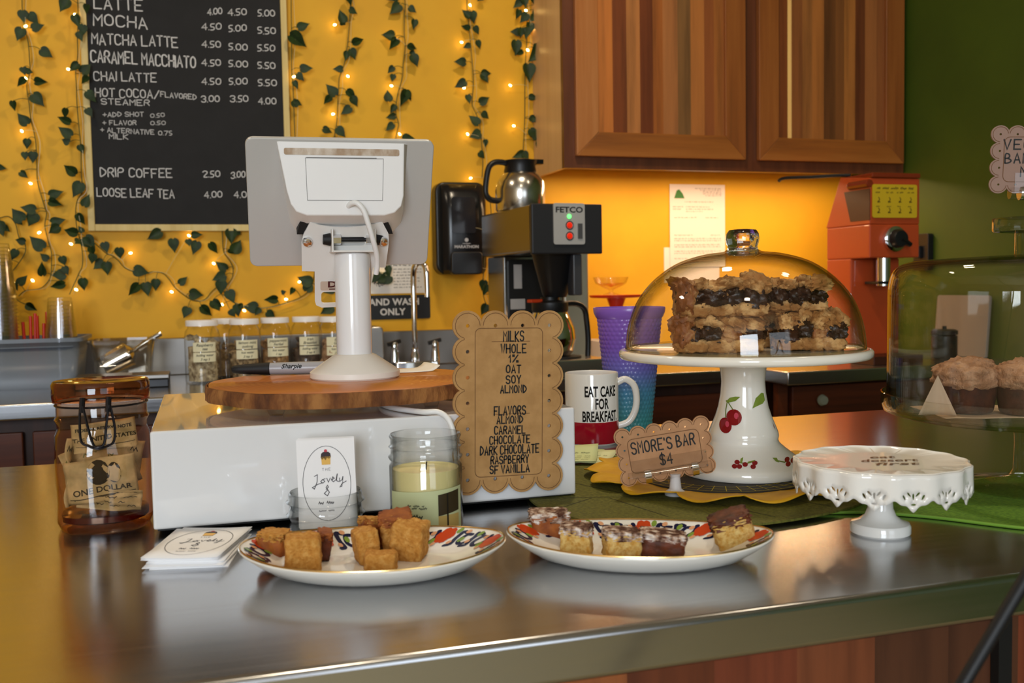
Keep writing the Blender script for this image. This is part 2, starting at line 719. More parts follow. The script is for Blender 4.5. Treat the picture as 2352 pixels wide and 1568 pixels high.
for row in (('4.00', 477, 35, 510, 32, '4.50', 524, 35, 566, 34, '5.00', 593, 37, 631, 37), ('4.50', 464, 69, 508, 68, '5.00', 526, 72, 566, 71, '5.50', 593, 77, 633, 78),
            ('4.50', 464, 109, 507, 109, '5.00', 526, 114, 568, 115, '5.50', 592, 117, 631, 117), ('4.50', 464, 151, 507, 151, '5.00', 526, 153, 569, 154, '5.50', 593, 156, 632, 158),
            ('4.50', 464, 194, 507, 194, '5.00', 527, 194, 568, 193, '5.50', 594, 196, 635, 197), ('3.00', 463, 234, 504, 233, '3.50', 529, 234, 570, 234, '4.00', 594, 239, 634, 240),
            ('2.50', 466, 407, 505, 406, '3.00', 531, 410, 563, 406), ('4.00', 470, 455, 510, 453, '4.00', 538, 454, 580, 454)):
    for i in range(0, len(row), 5):
        MENU.append(row[i:i + 5] + (14,))
for i, (tx, x0, y0, x1, y1, h) in enumerate(MENU):
    b = B()
    p, q = on_y(x0, y0, WY - .0185), on_y(x1, y1, WY - .0185)
    ln = q - p
    wd = ln.length
    hm = h * (p - CAM).dot(fw) / FPX
    strokes(b, fit_line(tx, wd, hm, .35, i), hm * (.11 if h > 14 else .135), frame(p - bt.location, ln.normalized(), (0, 0, 1)))
    b.obj('chalk_lettering', mat('chalk', 'cfcfcf', .9), bt, smooth=False, recalc=False)

# ---------------------------------------------------------------- ivy and fairy lights
leafm = noisy('ivy_leaf', '182a07', '283d0d', (60, 60, 60), 1, .6, .3, bscale=(160, 160, 160))
stemm = mat('vine_stem', '4b4a16', .6)
wirem = mat('clear_wire', 'c9b988', .3)
bulbm = mat('fairy_bulb', 'fff0c8', .4, emit='ffd27a', estr=34)
RND = random.Random(4)
LW = [(0, .15), (.06, .36), (.15, .47), (.28, .5), (.42, .45), (.58, .32), (.74, .18), (.88, .07), (1, 0)]


def add_leaf(b, p, q, depth, wr, fold, lean):
    """leaf from p (stalk) to q (tip), points on the wall plane, standing `depth` off it"""
    p, q = p.copy(), q.copy()
    p.y, q.y = WY - depth - .004, WY - depth + lean
    ax = q - p
    L = ax.length
    ax.normalize()
    sd = ax.cross(V((0, -1, 0))).normalized()
    nn = sd.cross(ax).normalized()
    if nn.y > 0:
        nn = -nn
    cols = (-1, -.55, 0, .55, 1)
    rows = []
    for tt, w in LW:
        r = []
        for s in cols:
            hx = tt - .1 * abs(s) * (1 - tt) ** 3
            z = abs(s) * w * wr * fold + .1 * sin(pi * tt) * L / L * .3
            r.append(b.bm.verts.new(p + ax * (hx * L) + sd * (s * w * wr * L * math.sqrt(max(.05, 1 - fold * fold * .5))) + nn * (z * L)))
        rows.append(r)
    for r0, r1 in zip(rows, rows[1:]):
        for j in range(4):
            b._f([r0[j], r0[j + 1], r1[j + 1], r1[j]])


def vine(label, stem, leaves, depth=.016, lights=(), group='ivy garlands on the yellow wall', llabel=None, wire_off=4, hold=None):
    o = thing('ivy_garland', label, 'ivy', (0, 0, 0), group=None)
    if stem[0][1] < -30:        # the strand goes on up the wall above the photo
        stem = [(x - 6, y - 330) for x, y in stem if -60 < y < 260] + list(stem[1:])
        leaves = list(leaves) + [(x0 - 6, y0 - 330, x1 - 6, y1 - 330) for x0, y0, x1, y1 in leaves if y0 < 290 and y1 < 290]
    sp = [on_y(x, y, WY) for x, y in stem]
    for p in sp:
        p.y = WY - depth
    path = smooth_path(sp, 4)
    sb = B().tube(path, .0014, 6)
    lb = B()
    for x0, y0, x1, y1 in leaves:
        p, q = on_y(x0, y0, WY), on_y(x1, y1, WY)
        d = depth + RND.uniform(0, .012)
        big = (q - p).length
        wr = .86 if big > .022 else 1.15
        fold = RND.choice((.12, .2, .3, .5, .75))
        add_leaf(lb, p, q, d, wr * RND.uniform(.85, 1.05), fold, RND.uniform(-.006, .006))
        a = V((p.x, WY - d - .004, p.z))
        n = min(path, key=lambda k: (k - a).length + .3 * abs(k.z - a.z - .008))
        if (n - a).length < .075:
            mid = (n + a) / 2 + V((0, -.002, .004))
            sb.tube(smooth_path([n, mid, a], 3), .0009, 5)
    sb.obj('stem', stemm, o)
    lb.obj('leaves', leafm, o, ang=80, recalc=False)
    if lights:
        s = thing('fairy_light_string', llabel, 'string lights', (0, 0, 0))
        wp = [p + V((.008 + .004 * sin(i * 2.1), -.006, 0)) for i, p in enumerate(sp)]
        wb = B().tube(smooth_path(wp, 4), .0007, 5)
        for x, y in lights:
            c = on_y(x, y, WY - depth - .006)
            n = min(wp, key=lambda k: (k - c).length)
            wb.tube(smooth_path([n, (n + c) / 2 + V((0, -.004, .003)), c], 3), .0006, 5)
        wb.obj('wire', wirem, s)
        for x, y in lights:
            c = on_y(x, y, WY - depth - .006)
            bo = B().sphere((0, 0, 0), .0038, 10, (1.25, .8, .8)).obj('bulb', bulbm, s)
            bo.location = c
            bo.rotation_euler = (0, RND.uniform(-.5, .9), 0)
    return o


vine('ivy strand hanging nearest the left edge of the photo, left of the chalkboard', [(50, -60), (53, 0), (58, 60), (67, 100), (70, 140), (71, 165), (64, 200), (69, 240), (73, 275), (80, 305), (85, 335), (87, 390), (88, 415), (95, 445), (106, 480), (109, 492), (105, 520), (113, 555), (120, 580), (120, 610), (118, 635), (108, 652), (92, 663), (60, 668), (45, 680)],
     [(55, 30, 58, 58), (70, 36, 91, 60), (78, 72, 106, 62), (54, 71, 42, 99), (98, 120, 125, 137), (57, 160, 62, 178), (64, 168, 80, 171), (62, 186, 43, 204), (84, 192, 114, 193), (79, 221, 105, 248), (33, 236, 38, 259), (66, 288, 43, 263), (66, 322, 64, 345), (61, 353, 62, 372), (80, 352, 78, 378), (50, 397, 68, 411), (118, 451, 150, 441), (116, 464, 147, 473), (84, 484, 49, 477), (84, 492, 67, 521), (122, 513, 155, 505), (140, 522, 114, 537), (102, 571, 71, 543), (113, 597, 94, 582), (101, 632, 99, 600), (144, 590, 152, 611), (150, 613, 160, 633), (152, 630, 118, 632), (152, 652, 118, 659), (46, 652, 66, 632)],
     lights=[(59, 60), (59, 180), (50, 301), (70, 421), (90, 534), (75, 644)], llabel='fairy light wire running down the ivy strand nearest the left edge')
vine('short ivy runner in the lower left corner of the wall, behind the tall cup stack', [(-20, 505), (0, 502), (22, 498), (38, 515), (46, 545), (60, 562), (58, 585), (32, 622), (15, 640), (20, 665), (44, 690), (66, 700)],
     [(0, 512, 12, 545), (10, 520, 26, 533), (56, 508, 31, 480), (40, 504, 57, 519), (62, 557, 38, 551), (42, 575, 30, 599), (24, 600, 29, 622), (35, 650, 44, 668), (64, 699, 88, 713), (-4, 385, 18, 389)])
vine('ivy strand hanging down beside the left edge of the chalkboard frame', [(180, -60), (181, 0), (183, 50), (181, 90), (182, 130), (179, 155), (177, 175), (179, 205), (180, 240), (184, 290), (189, 340), (190, 400), (193, 440), (181, 462), (177, 490), (180, 525), (188, 555), (193, 585), (192, 612), (186, 625), (177, 645), (163, 676)],
     [(160, 10, 142, 37), (203, 20, 202, 42), (176, 46, 187, 75), (196, 68, 192, 94), (184, 84, 194, 105), (185, 155, 162, 171), (192, 174, 212, 153), (206, 182, 190, 198), (203, 217, 224, 240), (203, 256, 216, 275), (156, 255, 153, 278), (166, 288, 136, 274), (168, 318, 138, 297), (164, 332, 146, 325), (187, 338, 196, 358), (179, 405, 151, 383), (190, 424, 171, 457), (198, 476, 210, 449), (181, 494, 199, 518), (182, 538, 150, 529), (186, 552, 176, 562), (194, 535, 183, 520), (200, 545, 222, 570), (194, 550, 212, 572), (213, 568, 216, 590), (218, 585, 214, 607), (194, 640, 197, 668)], depth=.034,
     lights=[(173, 33), (157, 159), (163, 560), (175, 665)], llabel='fairy light wire running beside the left chalkboard frame')
vine('long ivy swag sagging under the chalkboard toward the hand wash sign', [(200, 545), (222, 562), (245, 582), (256, 586), (272, 598), (285, 613), (305, 623), (335, 627), (352, 624), (375, 628), (390, 643), (402, 660), (422, 677), (445, 690), (470, 688), (488, 668), (505, 660), (530, 690), (552, 700), (580, 706), (612, 706), (650, 697), (690, 682), (713, 660), (722, 625), (724, 605)],
     [(241, 558, 249, 583), (238, 600, 216, 619), (246, 603, 249, 633), (275, 570, 277, 596), (310, 620, 345, 628), (320, 653, 296, 679), (335, 650, 342, 681), (359, 642, 358, 669), (370, 533, 338, 551), (398, 550, 402, 582), (432, 551, 436, 567), (453, 556, 443, 586), (482, 559, 500, 583), (441, 541, 466, 540), (413, 652, 431, 635), (436, 674, 468, 678), (432, 706, 422, 731), (462, 703, 487, 725), (595, 708, 584, 724), (612, 716, 632, 729), (635, 687, 604, 688), (645, 672, 656, 669), (672, 662, 664, 678), (712, 650, 681, 636), (702, 668, 714, 640), (712, 612, 700, 624), (738, 654, 753, 655), (765, 664, 740, 672), (760, 703, 733, 721), (505, 705, 480, 690), (590, 706, 556, 704)],
     lights=[(300, 581), (394, 670), (434, 541), (561, 713), (657, 687), (688, 647)], llabel='fairy light wire following the ivy swag under the chalkboard')
vine('ivy tendril hanging below the bottom edge of the chalkboard', [(510, 528), (511, 550), (514, 580), (528, 600), (535, 618), (532, 640), (518, 658), (508, 675)],
     [(530, 528, 531, 562), (536, 580, 553, 551), (524, 575, 540, 584), (519, 620, 494, 600), (516, 632, 486, 644), (508, 645, 506, 677), (488, 690, 505, 714), (524, 668, 538, 696), (543, 700, 547, 728), (528, 712, 540, 728), (546, 700, 560, 706), (540, 530, 553, 540)],
     lights=[(491, 605), (510, 699)], llabel='fairy light wire on the tendril below the chalkboard')
vine('ivy peeking out along the right edge of the chalkboard frame', [(666, -40), (667, 30), (668, 85), (668, 165), (671, 200), (673, 250), (676, 325)],
     [(682, 72, 709, 61), (663, 88, 703, 113), (688, 163, 717, 162), (680, 175, 697, 191), (672, 193, 682, 212), (674, 238, 692, 246), (674, 250, 676, 228)], depth=.026,
     lights=[(675, 176)], llabel='fairy light wire behind the right edge of the chalkboard')
vine('ivy strand just right of the chalkboard, above the tablet', [(803, -60), (800, 0), (802, 25), (801, 55), (797, 100), (791, 140), (785, 162), (778, 180), (776, 205), (774, 240), (772, 280), (766, 320), (764, 350)],
     [(794, -4, 804, 21), (800, 26, 819, 36), (786, 58, 776, 27), (780, 55, 792, 62), (806, 106, 833, 94), (803, 117, 815, 141), (795, 122, 791, 144), (784, 163, 761, 163), (768, 222, 746, 196), (756, 226, 741, 243), (794, 212, 816, 232), (805, 226, 819, 248), (802, 250, 780, 266), (740, 298, 762, 307), (772, 297, 791, 319)],
     lights=[(769, 57), (799, 175), (765, 262)], llabel='fairy light wire on the strand just right of the chalkboard')
vine('ivy strand hanging in the middle of the yellow wall above the right tablet corner', [(928, -60), (927, 0), (926, 40), (926, 80), (928, 110), (924, 150), (922, 180), (915, 205), (909, 230), (907, 262), (913, 285), (911, 300), (905, 325), (903, 350)],
     [(906, -2, 885, 4), (906, -5, 905, 15), (915, 16, 892, 37), (936, 22, 953, 34), (949, 50, 946, 73), (902, 88, 873, 83), (908, 94, 891, 118), (931, 113, 954, 116), (942, 130, 945, 116), (943, 132, 955, 159), (900, 158, 887, 172), (900, 175, 897, 192), (888, 236, 887, 209), (930, 212, 917, 247), (928, 212, 943, 234), (904, 245, 893, 263), (903, 270, 881, 275), (899, 288, 882, 304), (922, 322, 953, 322)],
     lights=[(905, 86), (899, 197), (918, 308)], llabel='fairy light wire on the strand above the right tablet corner')
vine('ivy strand hanging down behind the black paper towel dispenser', [(1072, -60), (1070, 0), (1070, 20), (1073, 55), (1077, 95), (1080, 130), (1083, 165), (1084, 200), (1082, 225), (1082, 245), (1090, 262), (1098, 285), (1102, 320), (1104, 345), (1106, 375), (1104, 410)],
     [(1105, -4, 1091, 8), (1072, 46, 1055, 28), (1078, 32, 1085, 59), (1074, 72, 1056, 62), (1085, 66, 1096, 84), (1091, 98, 1099, 117), (1074, 108, 1058, 115), (1064, 147, 1037, 146), (1102, 172, 1126, 171), (1102, 174, 1117, 195), (1064, 191, 1040, 204), (1069, 222, 1074, 243), (1097, 240, 1120, 226), (1103, 262, 1120, 275), (1094, 288, 1072, 267), (1098, 308, 1073, 318), (1110, 323, 1112, 341), (1096, 352, 1110, 366)],
     lights=[(1080, 12), (1060, 97), (1066, 202), (1074, 308), (1081, 409)], llabel='fairy light wire on the strand above the paper towel dispenser')
vine('bushy ivy strand beside the wooden wall cabinet', [(1205, -60), (1205, 0), (1207, 50), (1206, 100), (1203, 150), (1202, 200), (1202, 260), (1200, 310), (1198, 352)],
     [(1190, 8, 1173, 24), (1196, -5, 1200, 26), (1214, -4, 1228, 20), (1240, 18, 1216, 38), (1222, 28, 1234, 46), (1186, 28, 1180, 50), (1204, 38, 1188, 58), (1224, 40, 1210, 55), (1230, 48, 1242, 60), (1190, 78, 1167, 76), (1213, 58, 1209, 86), (1180, 98, 1180, 132), (1196, 122, 1178, 128), (1226, 116, 1236, 94), (1220, 110, 1240, 116), (1238, 116, 1206, 148), (1206, 152, 1211, 194), (1210, 226, 1231, 229), (1212, 272, 1230, 284), (1214, 282, 1222, 265), (1212, 300, 1228, 326), (1216, 318, 1235, 306), (1232, 329, 1228, 349), (1198, 355, 1172, 364), (1196, 352, 1208, 372), (1192, 70, 1190, 92), (1204, 70, 1201, 96)],
     lights=[(1208, 24), (1224, 65), (1212, 115), (1172, 196), (1180, 289)], llabel='fairy light wire on the bushy ivy by the wall cabinet')
vine('thin ivy tail hanging below the paper towel dispenser', [(1104, 470), (1106, 505), (1100, 540), (1092, 575), (1090, 620), (1087, 660), (1092, 690), (1100, 705)],
     [(1108, 555, 1126, 557), (1088, 645, 1085, 668), (1093, 655, 1086, 680), (1100, 672, 1122, 668), (1112, 678, 1108, 712), (1118, 678, 1124, 704), (1092, 698, 1082, 722)], depth=.11,
     lights=[(1083, 521), (1073, 613)], llabel='fairy light wire draped over the black paper towel dispenser')
vine('small ivy sprig in front of the hand washing notice', [(846, 590), (862, 605), (885, 612), (880, 635), (868, 650)],
     [(886, 612, 893, 634), (893, 634, 862, 652), (880, 640, 858, 646), (870, 628, 850, 650)], depth=.018,
     lights=[(882, 631)], llabel='fairy light wire in front of the hand washing notice')

# ---------------------------------------------------------------- notices and dispenser on the yellow wall
nt = thing('hand_wash_sign', 'black sign with white letters reading HAND WASH ONLY above the sink', 'sign', (.565, WY, 1.065))
B().prism(rrect(-.125, .125, 0, .076, .006), -.004, -.0005, lambda x, y, d: V((x, d, y))).obj('plate', mat('sign_black', '131313', .45), nt, smooth=False)
b = B()
for tx, z, cx in (('HAND WASH', .045, .0), ('ONLY', .014, .004)):
    v, f = font2d(tx, .0285, .0009, align='CENTER', space=1.06)
    b.flat(v, f, frame((cx, -.0044, z), (1, 0, 0), (0, 0, 1)))
b.obj('lettering', mat('sign_white', 'c9c6c2', .6), nt, smooth=False, recalc=False)

nt = thing('hand_washing_notice', 'white printed notice with small text lines above the black hand wash sign', 'notice', (.575, WY, 1.146))
paper = mat('white_paper', 'e4dfd8', .8)
ink = mat('printed_ink', '55504c', .8)
B().box(-.105, .105, -.002, -.0005, 0, .095).obj('sheet', paper, nt, smooth=False)
b = B()
RN = random.Random(2)


def scribble(b, x0, x1, z, h, y, wd=.3, seed=0, k=None):
    r = random.Random(seed)
    x = x0
    while x < x1 - h:
        n = r.randint(2, 6)
        pts = []
        for i in range(n * 2):
            pts.append((x + i * h * .33, z + (h * r.uniform(.45, 1) if i % 2 else h * r.uniform(0, .3))))
        pts = [p for p in pts if p[0] < x1]
        strokes(b, [pts], h * wd, k or (lambda u, v: V((u, y, v))), 4)
        x += n * h * .66 + h * .7


for i in range(7):
    scribble(b, 0.0, .09 - .02 * (i % 3 == 2), .074 - i * .0095, .0036, -.0023, .3, i)
scribble(b, -.09, .07, .086, .0045, -.0023, .35, 30)
b.obj('printed_lines', ink, nt, smooth=False, recalc=False)
b = B()
for i in range(14):
    a = RN.uniform(0, 6.3)
    r = RN.uniform(.002, .02)
    strokes(b, [[(-.045 + r * cos(a), .045 + r * 1.1 * sin(a)), (-.045 + .022 * cos(a + 1), .045 + .024 * sin(a + 1))]], .0016, lambda u, v: V((u, -.0023, v)), 4)
b.obj('line_drawing', ink, nt, smooth=False, recalc=False)

for k, (nm, lab, z, yy, dx) in enumerate((('paper_notice', 'printed letter with a small green logo taped up below the wall cabinet', 1.217, -.004, 0), ('paper_notice', 'plain sheet showing just below the printed letter with the green logo', 1.165, -.0015, -.022))):
    nt = thing(nm, lab, 'notice', (1.64 + dx, WY, z))
    hh = .283 if k == 0 else .12
    B().box(-.106, .106, yy, yy + .0012, 0, hh).obj('sheet', mat('notice_paper', 'e9ddd0', .8), nt, smooth=False)
    if k == 0:
        b = B()
        for i, (x0, x1, z0) in enumerate(((-.01, .095, .268), (.01, .095, .262), (.02, .095, .256), (.02, .095, .250), (.03, .095, .244), (-.05, .06, .222), (-.095, -.05, .205), (-.045, .05, .205), (-.095, -.06, .197), (-.045, .06, .197), (-.045, .02, .189), (-.09, .0, .168), (.03, .08, .168), (-.09, -.02, .108), (.05, .085, .108), (-.09, .09, .096), (-.09, .09, .089), (-.09, .085, .075), (-.09, .09, .068), (-.09, .09, .053), (-.09, .06, .046), (-.09, -.04, .028), (-.03, .06, .016))):
            scribble(b, x0, x1, z0, .0036, yy - .0004, .28, i + 50)
            if i in (4, 12):
                b.obj('letterhead' if i == 4 else 'printed_heading', mat('faded_ink', '8b7c72', .8), nt, smooth=False, recalc=False)
                b = B()
        b.obj('printed_lines', mat('faded_ink', '8b7c72', .8), nt, smooth=False, recalc=False)
        b = B()
        b.flat([(-.09, .235), (-.05, .235), (-.056, .25), (-.07, .266), (-.08, .262)], [(0, 1, 2, 3, 4)], lambda u, v: V((u, yy - .0004, v)))
        b.obj('green_logo', mat('logo_green', '3f7a3a', .7), nt, smooth=False, recalc=False)

dt = thing('paper_towel_dispenser', 'black wall dispenser with rounded corners and a small window, left of the coffee brewer', 'dispenser', (.783, WY, 1.203))
b = B()
b.prism(rrect(-.082, .082, 0, .287, .03), -.06, -.001, lambda x, y, d: V((x, d, y)))
b.obj('back_shell', mat('smoky_black', '1a1812', .3), dt, bevel=.006)
b = B()
prof = [(0.006, -.06), (.0, -.085), (.012, -.108), (.05, -.115), (.11, -.118), (.2, -.115), (.25, -.105), (.275, -.085), (.281, -.06)]
b.grid(lambda u, v: V(((u - .5) * (.13 + .01 * sin(pi * v)), prof[int(round(v * 8))][1] * (1 - .16 * (2 * u - 1) ** 6), prof[int(round(v * 8))][0])), 14, 8)
b.obj('front_cover', mat('gloss_black', '141416', .22), dt)
B().prism(rrect(-.045, .03, .125, .235, .006), -.121, -.1195, lambda x, y, d: V((x, d, y))).obj('window', mat('dark_window', '26262a', .12), dt, smooth=False)
B().prism(rrect(-.05, .05, -.002, .068, .012), -.123, -.06, lambda x, y, d: V((x, d, y))).obj('push_bar', black, dt, bevel=.004)
b = B()
v, f = font2d('MARATHON', .0125, .0004, align='CENTER', sx=1.1)
b.flat(v, f, frame((0, -.1195, .079), (1, 0, 0), (0, 0, 1)))
v, f = font2d('georgia', .006, .0001, align='CENTER')
b.flat(circle2(0, .104, .006, 14), [tuple(range(14))], lambda x, y: V((x, -.1195, y)))
strokes(b, [[(-.012, .093), (.012, .093)]], .0015, lambda x, y: V((x, -.1195, y)))
b.obj('lettering', mat('grey_print', 'b5b5b8', .5), dt, smooth=False, recalc=False)

# ---------------------------------------------------------------- counters and cabinets
cab_red = wood('stained_cabinet_wood', '5a2a14', '40200f', '6e3518', 'x', .7, .45)
cab_dark = wood('dark_cabinet_wood', '3a1d10', '2a150c', '482515', 'z', .7, .5)
tag(B().box(-1.7, 2.24, .632, 1.537, .884, CT).obj('serving_countertop', steel, bevel=.005), 'long stainless steel serving countertop in the foreground carrying the cash drawer and cakes', 'countertop')
fc = thing('serving_counter', 'foreground counter base clad in reclaimed wood planks under the steel top', 'counter', (0, 0, 0))
plk = mat('plank_front', 'ffffff', .55)
t = NT(plk)
v = t.coord((1, 1, 1))
sx = t.n('ShaderNodeSeparateXYZ')
t.l(v, sx.inputs[0])


def plank_color(t, xout, wid, stops, vec, offs=0., strength=.55):
    """colour that changes from board to board across x, with grain along z"""
    m1 = t.n('ShaderNodeMath', operation='MULTIPLY_ADD')
    t.l(xout, m1.inputs[0])
    m1.inputs[1].default_value = 1 / wid
    m1.inputs[2].default_value = offs
    fl = t.n('ShaderNodeMath', operation='FLOOR')
    t.l(m1.outputs[0], fl.inputs[0])
    wn = t.n('ShaderNodeTexWhiteNoise', noise_dimensions='1D')
    t.l(fl.outputs[0], wn.inputs['W'])
    base = t.ramp(wn.outputs['Value'], stops, 'CONSTANT')
    mp = t.n('ShaderNodeMapping')
    mp.inputs['Scale'].default_value = (48, 48, 3.2)
    t.l(vec, mp.inputs[0])
    off = t.n('ShaderNodeVectorMath', operation='ADD')
    t.l(mp.outputs[0], off.inputs[0])
    cmb = t.n('ShaderNodeCombineXYZ')
    m9 = t.n('ShaderNodeMath', operation='MULTIPLY')
    m9.inputs[1].default_value = 7.7
    t.l(fl.outputs[0], m9.inputs[0])
    t.l(m9.outputs[0], cmb.inputs[2])
    t.l(cmb.outputs[0], off.inputs[1])
    g = t.noise(off.outputs[0], 1., 5, .6)
    k = t.noise(off.outputs[0], .33, 2, .5)
    gr = t.ramp(g, [(.28, (.38, .34, .3)), (.55, (1, 1, 1)), (.8, (1.15, 1.1, 1.0))])
    kr = t.ramp(k, [(.27, (.35, .28, .22)), (.38, (1, 1, 1))])
    mx = t.n('ShaderNodeMix', data_type='RGBA', blend_type='MULTIPLY')
    mx.inputs[0].default_value = strength
    t.l(base, mx.inputs[6])
    t.l(gr, mx.inputs[7])
    m2 = t.n('ShaderNodeMix', data_type='RGBA', blend_type='MULTIPLY')
    m2.inputs[0].default_value = .7
    t.l(mx.outputs[2], m2.inputs[6])
    t.l(kr, m2.inputs[7])
    t.l(m2.outputs[2], t.bs.inputs['Base Color'])
    t.bump(g, .12, .001)


plank_color(t, sx.outputs[0], .074, [(0, '6b3418'), (.2, '8a4a22'), (.4, '7a3a20'), (.55, '54301c'), (.7, '96552a'), (.85, '7e4426')], v)
B().box(-1.65, 2.2, .665, .69, .02, .883).obj('plank_cladding', plk, fc, smooth=False)
B().box(-1.65, 2.2, .695, 1.5, .03, .882).obj('carcass', cab_dark, fc, smooth=False)
pc = on_y(2299, 1500, .66)
B().box(pc.x - .007, pc.x + .007, .655, .664, .02, .883).obj('black_batten', blackm, fc, smooth=False)
ez = thing('folding_easel', 'thin black easel legs leaning close to the camera across the lower right corner', 'easel', (0, 0, 0))
apex = V((.62, .455, 1.19))
for ft in ((-.25, .5, 0), (1.49, .5, 0)):
    B().tube([V(ft), apex], .0042, 10).obj('leg', mat('easel_black', '111216', .5), ez)
B().tube([apex + (V((-.25, .5, 0)) - apex) * .8 + V((0, -.007, 0)), apex + (V((1.49, .5, 0)) - apex) * .8 + V((0, -.007, 0))], .004, 8).obj('crossbar', mat('easel_black'), ez)

tag(B().box(-1.7, 1.486, 2.4, WY - .002, .884, CT).obj('back_countertop', steel, bevel=.004), 'stainless steel worktop along the yellow wall under the chalkboard', 'countertop')
tag(B().box(1.488, GX - .002, 2.27, WY - .002, .884, CT).obj('corner_countertop', satin, bevel=.003), 'deeper steel worktop in the corner carrying the red grinder', 'countertop')
tag(B().box(-1.7, 1.02, WY - .022, WY - .001, CT, 1.028).obj('backsplash', mat('dull_steel', (.22, .205, .19), .35, 1.), bevel=.003), 'low stainless steel upstand along the foot of the yellow wall', 'backsplash')
bc = thing('base_cabinet', 'dark wooden base cabinet under the worktop along the yellow wall', 'cabinet', (0, 0, 0))
B().box(-1.65, 1.46, 2.47, 3.0, .02, .883).obj('carcass', cab_dark, bc, smooth=False)
for i in range(5):
    x0 = -1.62 + i * .62
    B().box(x0, x0 + .6, 2.45, 2.468, .72, .85).obj('drawer_front', cab_red, bc, smooth=False, bevel=.003)
    d = B().box(x0, x0 + .6, 2.45, 2.468, .06, .705).obj('door', cab_dark, bc, smooth=False, bevel=.003)
bc = thing('drawer_cabinet', 'reddish wooden drawer cabinet with a glass knob under the corner worktop', 'cabinet', (0, 0, 0))
B().box(1.53, GX - .01, 2.36, 3.0, .02, .883).obj('carcass', cab_dark, bc, smooth=False)
B().box(1.5, 1.53, 2.335, 2.358, .02, .883).obj('stile', cab_red, bc, smooth=False)
dw = B().box(1.545, 2.2, 2.335, 2.358, .79, .872).obj('drawer', cab_red, bc, smooth=False, bevel=.003)
B().lathe([(0, -.026), (.012, -.024), (.016, -.014), (.012, -.005), (.006, -.002), (.006, 0)], 16, (1.632, 2.335, .832), 'y', None).obj('knob', mat('glass_knob', 'cfd6c0', .08, trans=.6), dw)
B().box(1.545, 2.2, 2.335, 2.358, .06, .775).obj('door', cab_red, bc, smooth=False, bevel=.003)

# wall cabinet
wc = thing('wall_cabinet', 'wooden wall cabinet with two mixed-board doors at the top right', 'cabinet', (1.047, 2.77, 1.513))
hick = wood('cabinet_frame_wood', '96581f', '7a4519', 'a8682c', 'x', .6, .4, .15)
hickz = wood('cabinet_side_rail', '8a4e1e', '704018', '9a5c26', 'z', .6, .4, .15)
side = wood('pale_cabinet_side', 'c9a678', 'bf9a6a', 'd2b184', 'z', .4, .4)
b = B()
b.box(0, .012, .02, .278, 0, 1.3).obj('side_panel', side, wc, smooth=False)
b = B().box(.012, 1.205, .02, .275, .03, .045)
b.obj('underside', side, wc, smooth=False)
B().box(.012, 1.205, .26, .277, .045, 1.3).obj('back_panel', side, wc, smooth=False)
b = B()
for x0, x1, z0, z1 in ((0, .055, 0, 1.3), (.055, 1.16, 0, .05), (.58, .68, .05, 1.3), (1.16, 1.217, 0, 1.3)):
    b.box(x0, x1, 0, .0195, z0, z1)
b.obj('face_frame', wood('face_frame_wood', '5f331a', '4c2814', '6e3d20', 'z', .6, .4), wc, smooth=False)
P1 = [(.084, 'a5652f'), (.068, '6b3819'), (.066, 'a06a3c'), (.064, '653317'), (.05, '8c5224'), (.074, '936038'), (.066, '71512f'), (.07, '9a6232'), (.05, '7c4724'), (.06, '8a5528')]
P2 = [(.06, '6e3b1a'), (.02, 'e0b675'), (.056, '7d4c28'), (.05, '8f5d30'), (.06, '99612f'), (.06, '5e3a1c'), (.046, '6e4522'), (.058, '96612f'), (.052, '5f3319'), (.062, '8a5730'), (.05, '7a4a28')]
for di, (x0, x1, pl) in enumerate(((.034, .606, P1), (.654, 1.204, P2))):
    dr = joint('door', wc, (x0, -.002, .035))
    wd = x1 - x0
    b = B()
    fw_ = .072
    b.hexa([(0, -.018, 0), (wd, -.018, 0), (wd, 0, 0), (0, 0, 0), (fw_, -.018, fw_), (wd - fw_, -.018, fw_), (wd - fw_, 0, fw_), (fw_, 0, fw_)])
    b.obj('bottom_rail', hick, dr, smooth=False, bevel=.002)
    for s in (0, 1):
        b = B()
        xa, xb = (0, fw_) if s == 0 else (wd - fw_, wd)
        lo = (0, fw_) if s == 0 else (fw_, 0)
        b.hexa([(xa, -.018, lo[0]), (xb, -.018, lo[1]), (xb, 0, lo[1]), (xa, 0, lo[0]), (xa, -.018, 1.25), (xb, -.018, 1.25), (xb, 0, 1.25), (xa, 0, 1.25)])
        b.obj('side_rail', hickz if (di, s) != (0, 0) else wood('light_side_rail', 'a5652f', '8f5526', 'b27540', 'z', .6, .4, .15), dr, smooth=False, bevel=.002)
    pb = B()
    x = fw_ - .006
    ms = []
    tot = sum(w for w, c in pl)
    for i, (w, c) in enumerate(pl):
        w = w * (wd - 2 * fw_ + .012) / tot
        pb.mi = i
        pb.box(x, x + w, -.007, -.001, fw_ - .006, 1.25)
        x += w
        cl = tuple(k * q for k, q in zip(lin(c), (1.25, 1.15, .95)))
        ms.append(wood('board_' + c, cl, tuple(k * .6 for k in cl), tuple(min(1, k * 1.2) for k in cl), 'z', .75, .42, .1))
    pb.obj('board_panel', ms, dr, smooth=False)
ul = thing('light_bar', 'slim LED bar fixed beneath the front edge of the wall cabinet', 'light', (1.62, 2.833, 1.5265))
B().box(-.55, .55, -.012, .012, .001, .016).obj('housing', white, ul, smooth=False)

# ---------------------------------------------------------------- things on the back worktop, from the left
bin_ = thing('plastic_bin', 'cloudy plastic storage bin holding cups and red straws at the far left', 'bin', (-.51, 2.86, CT))
b = B()


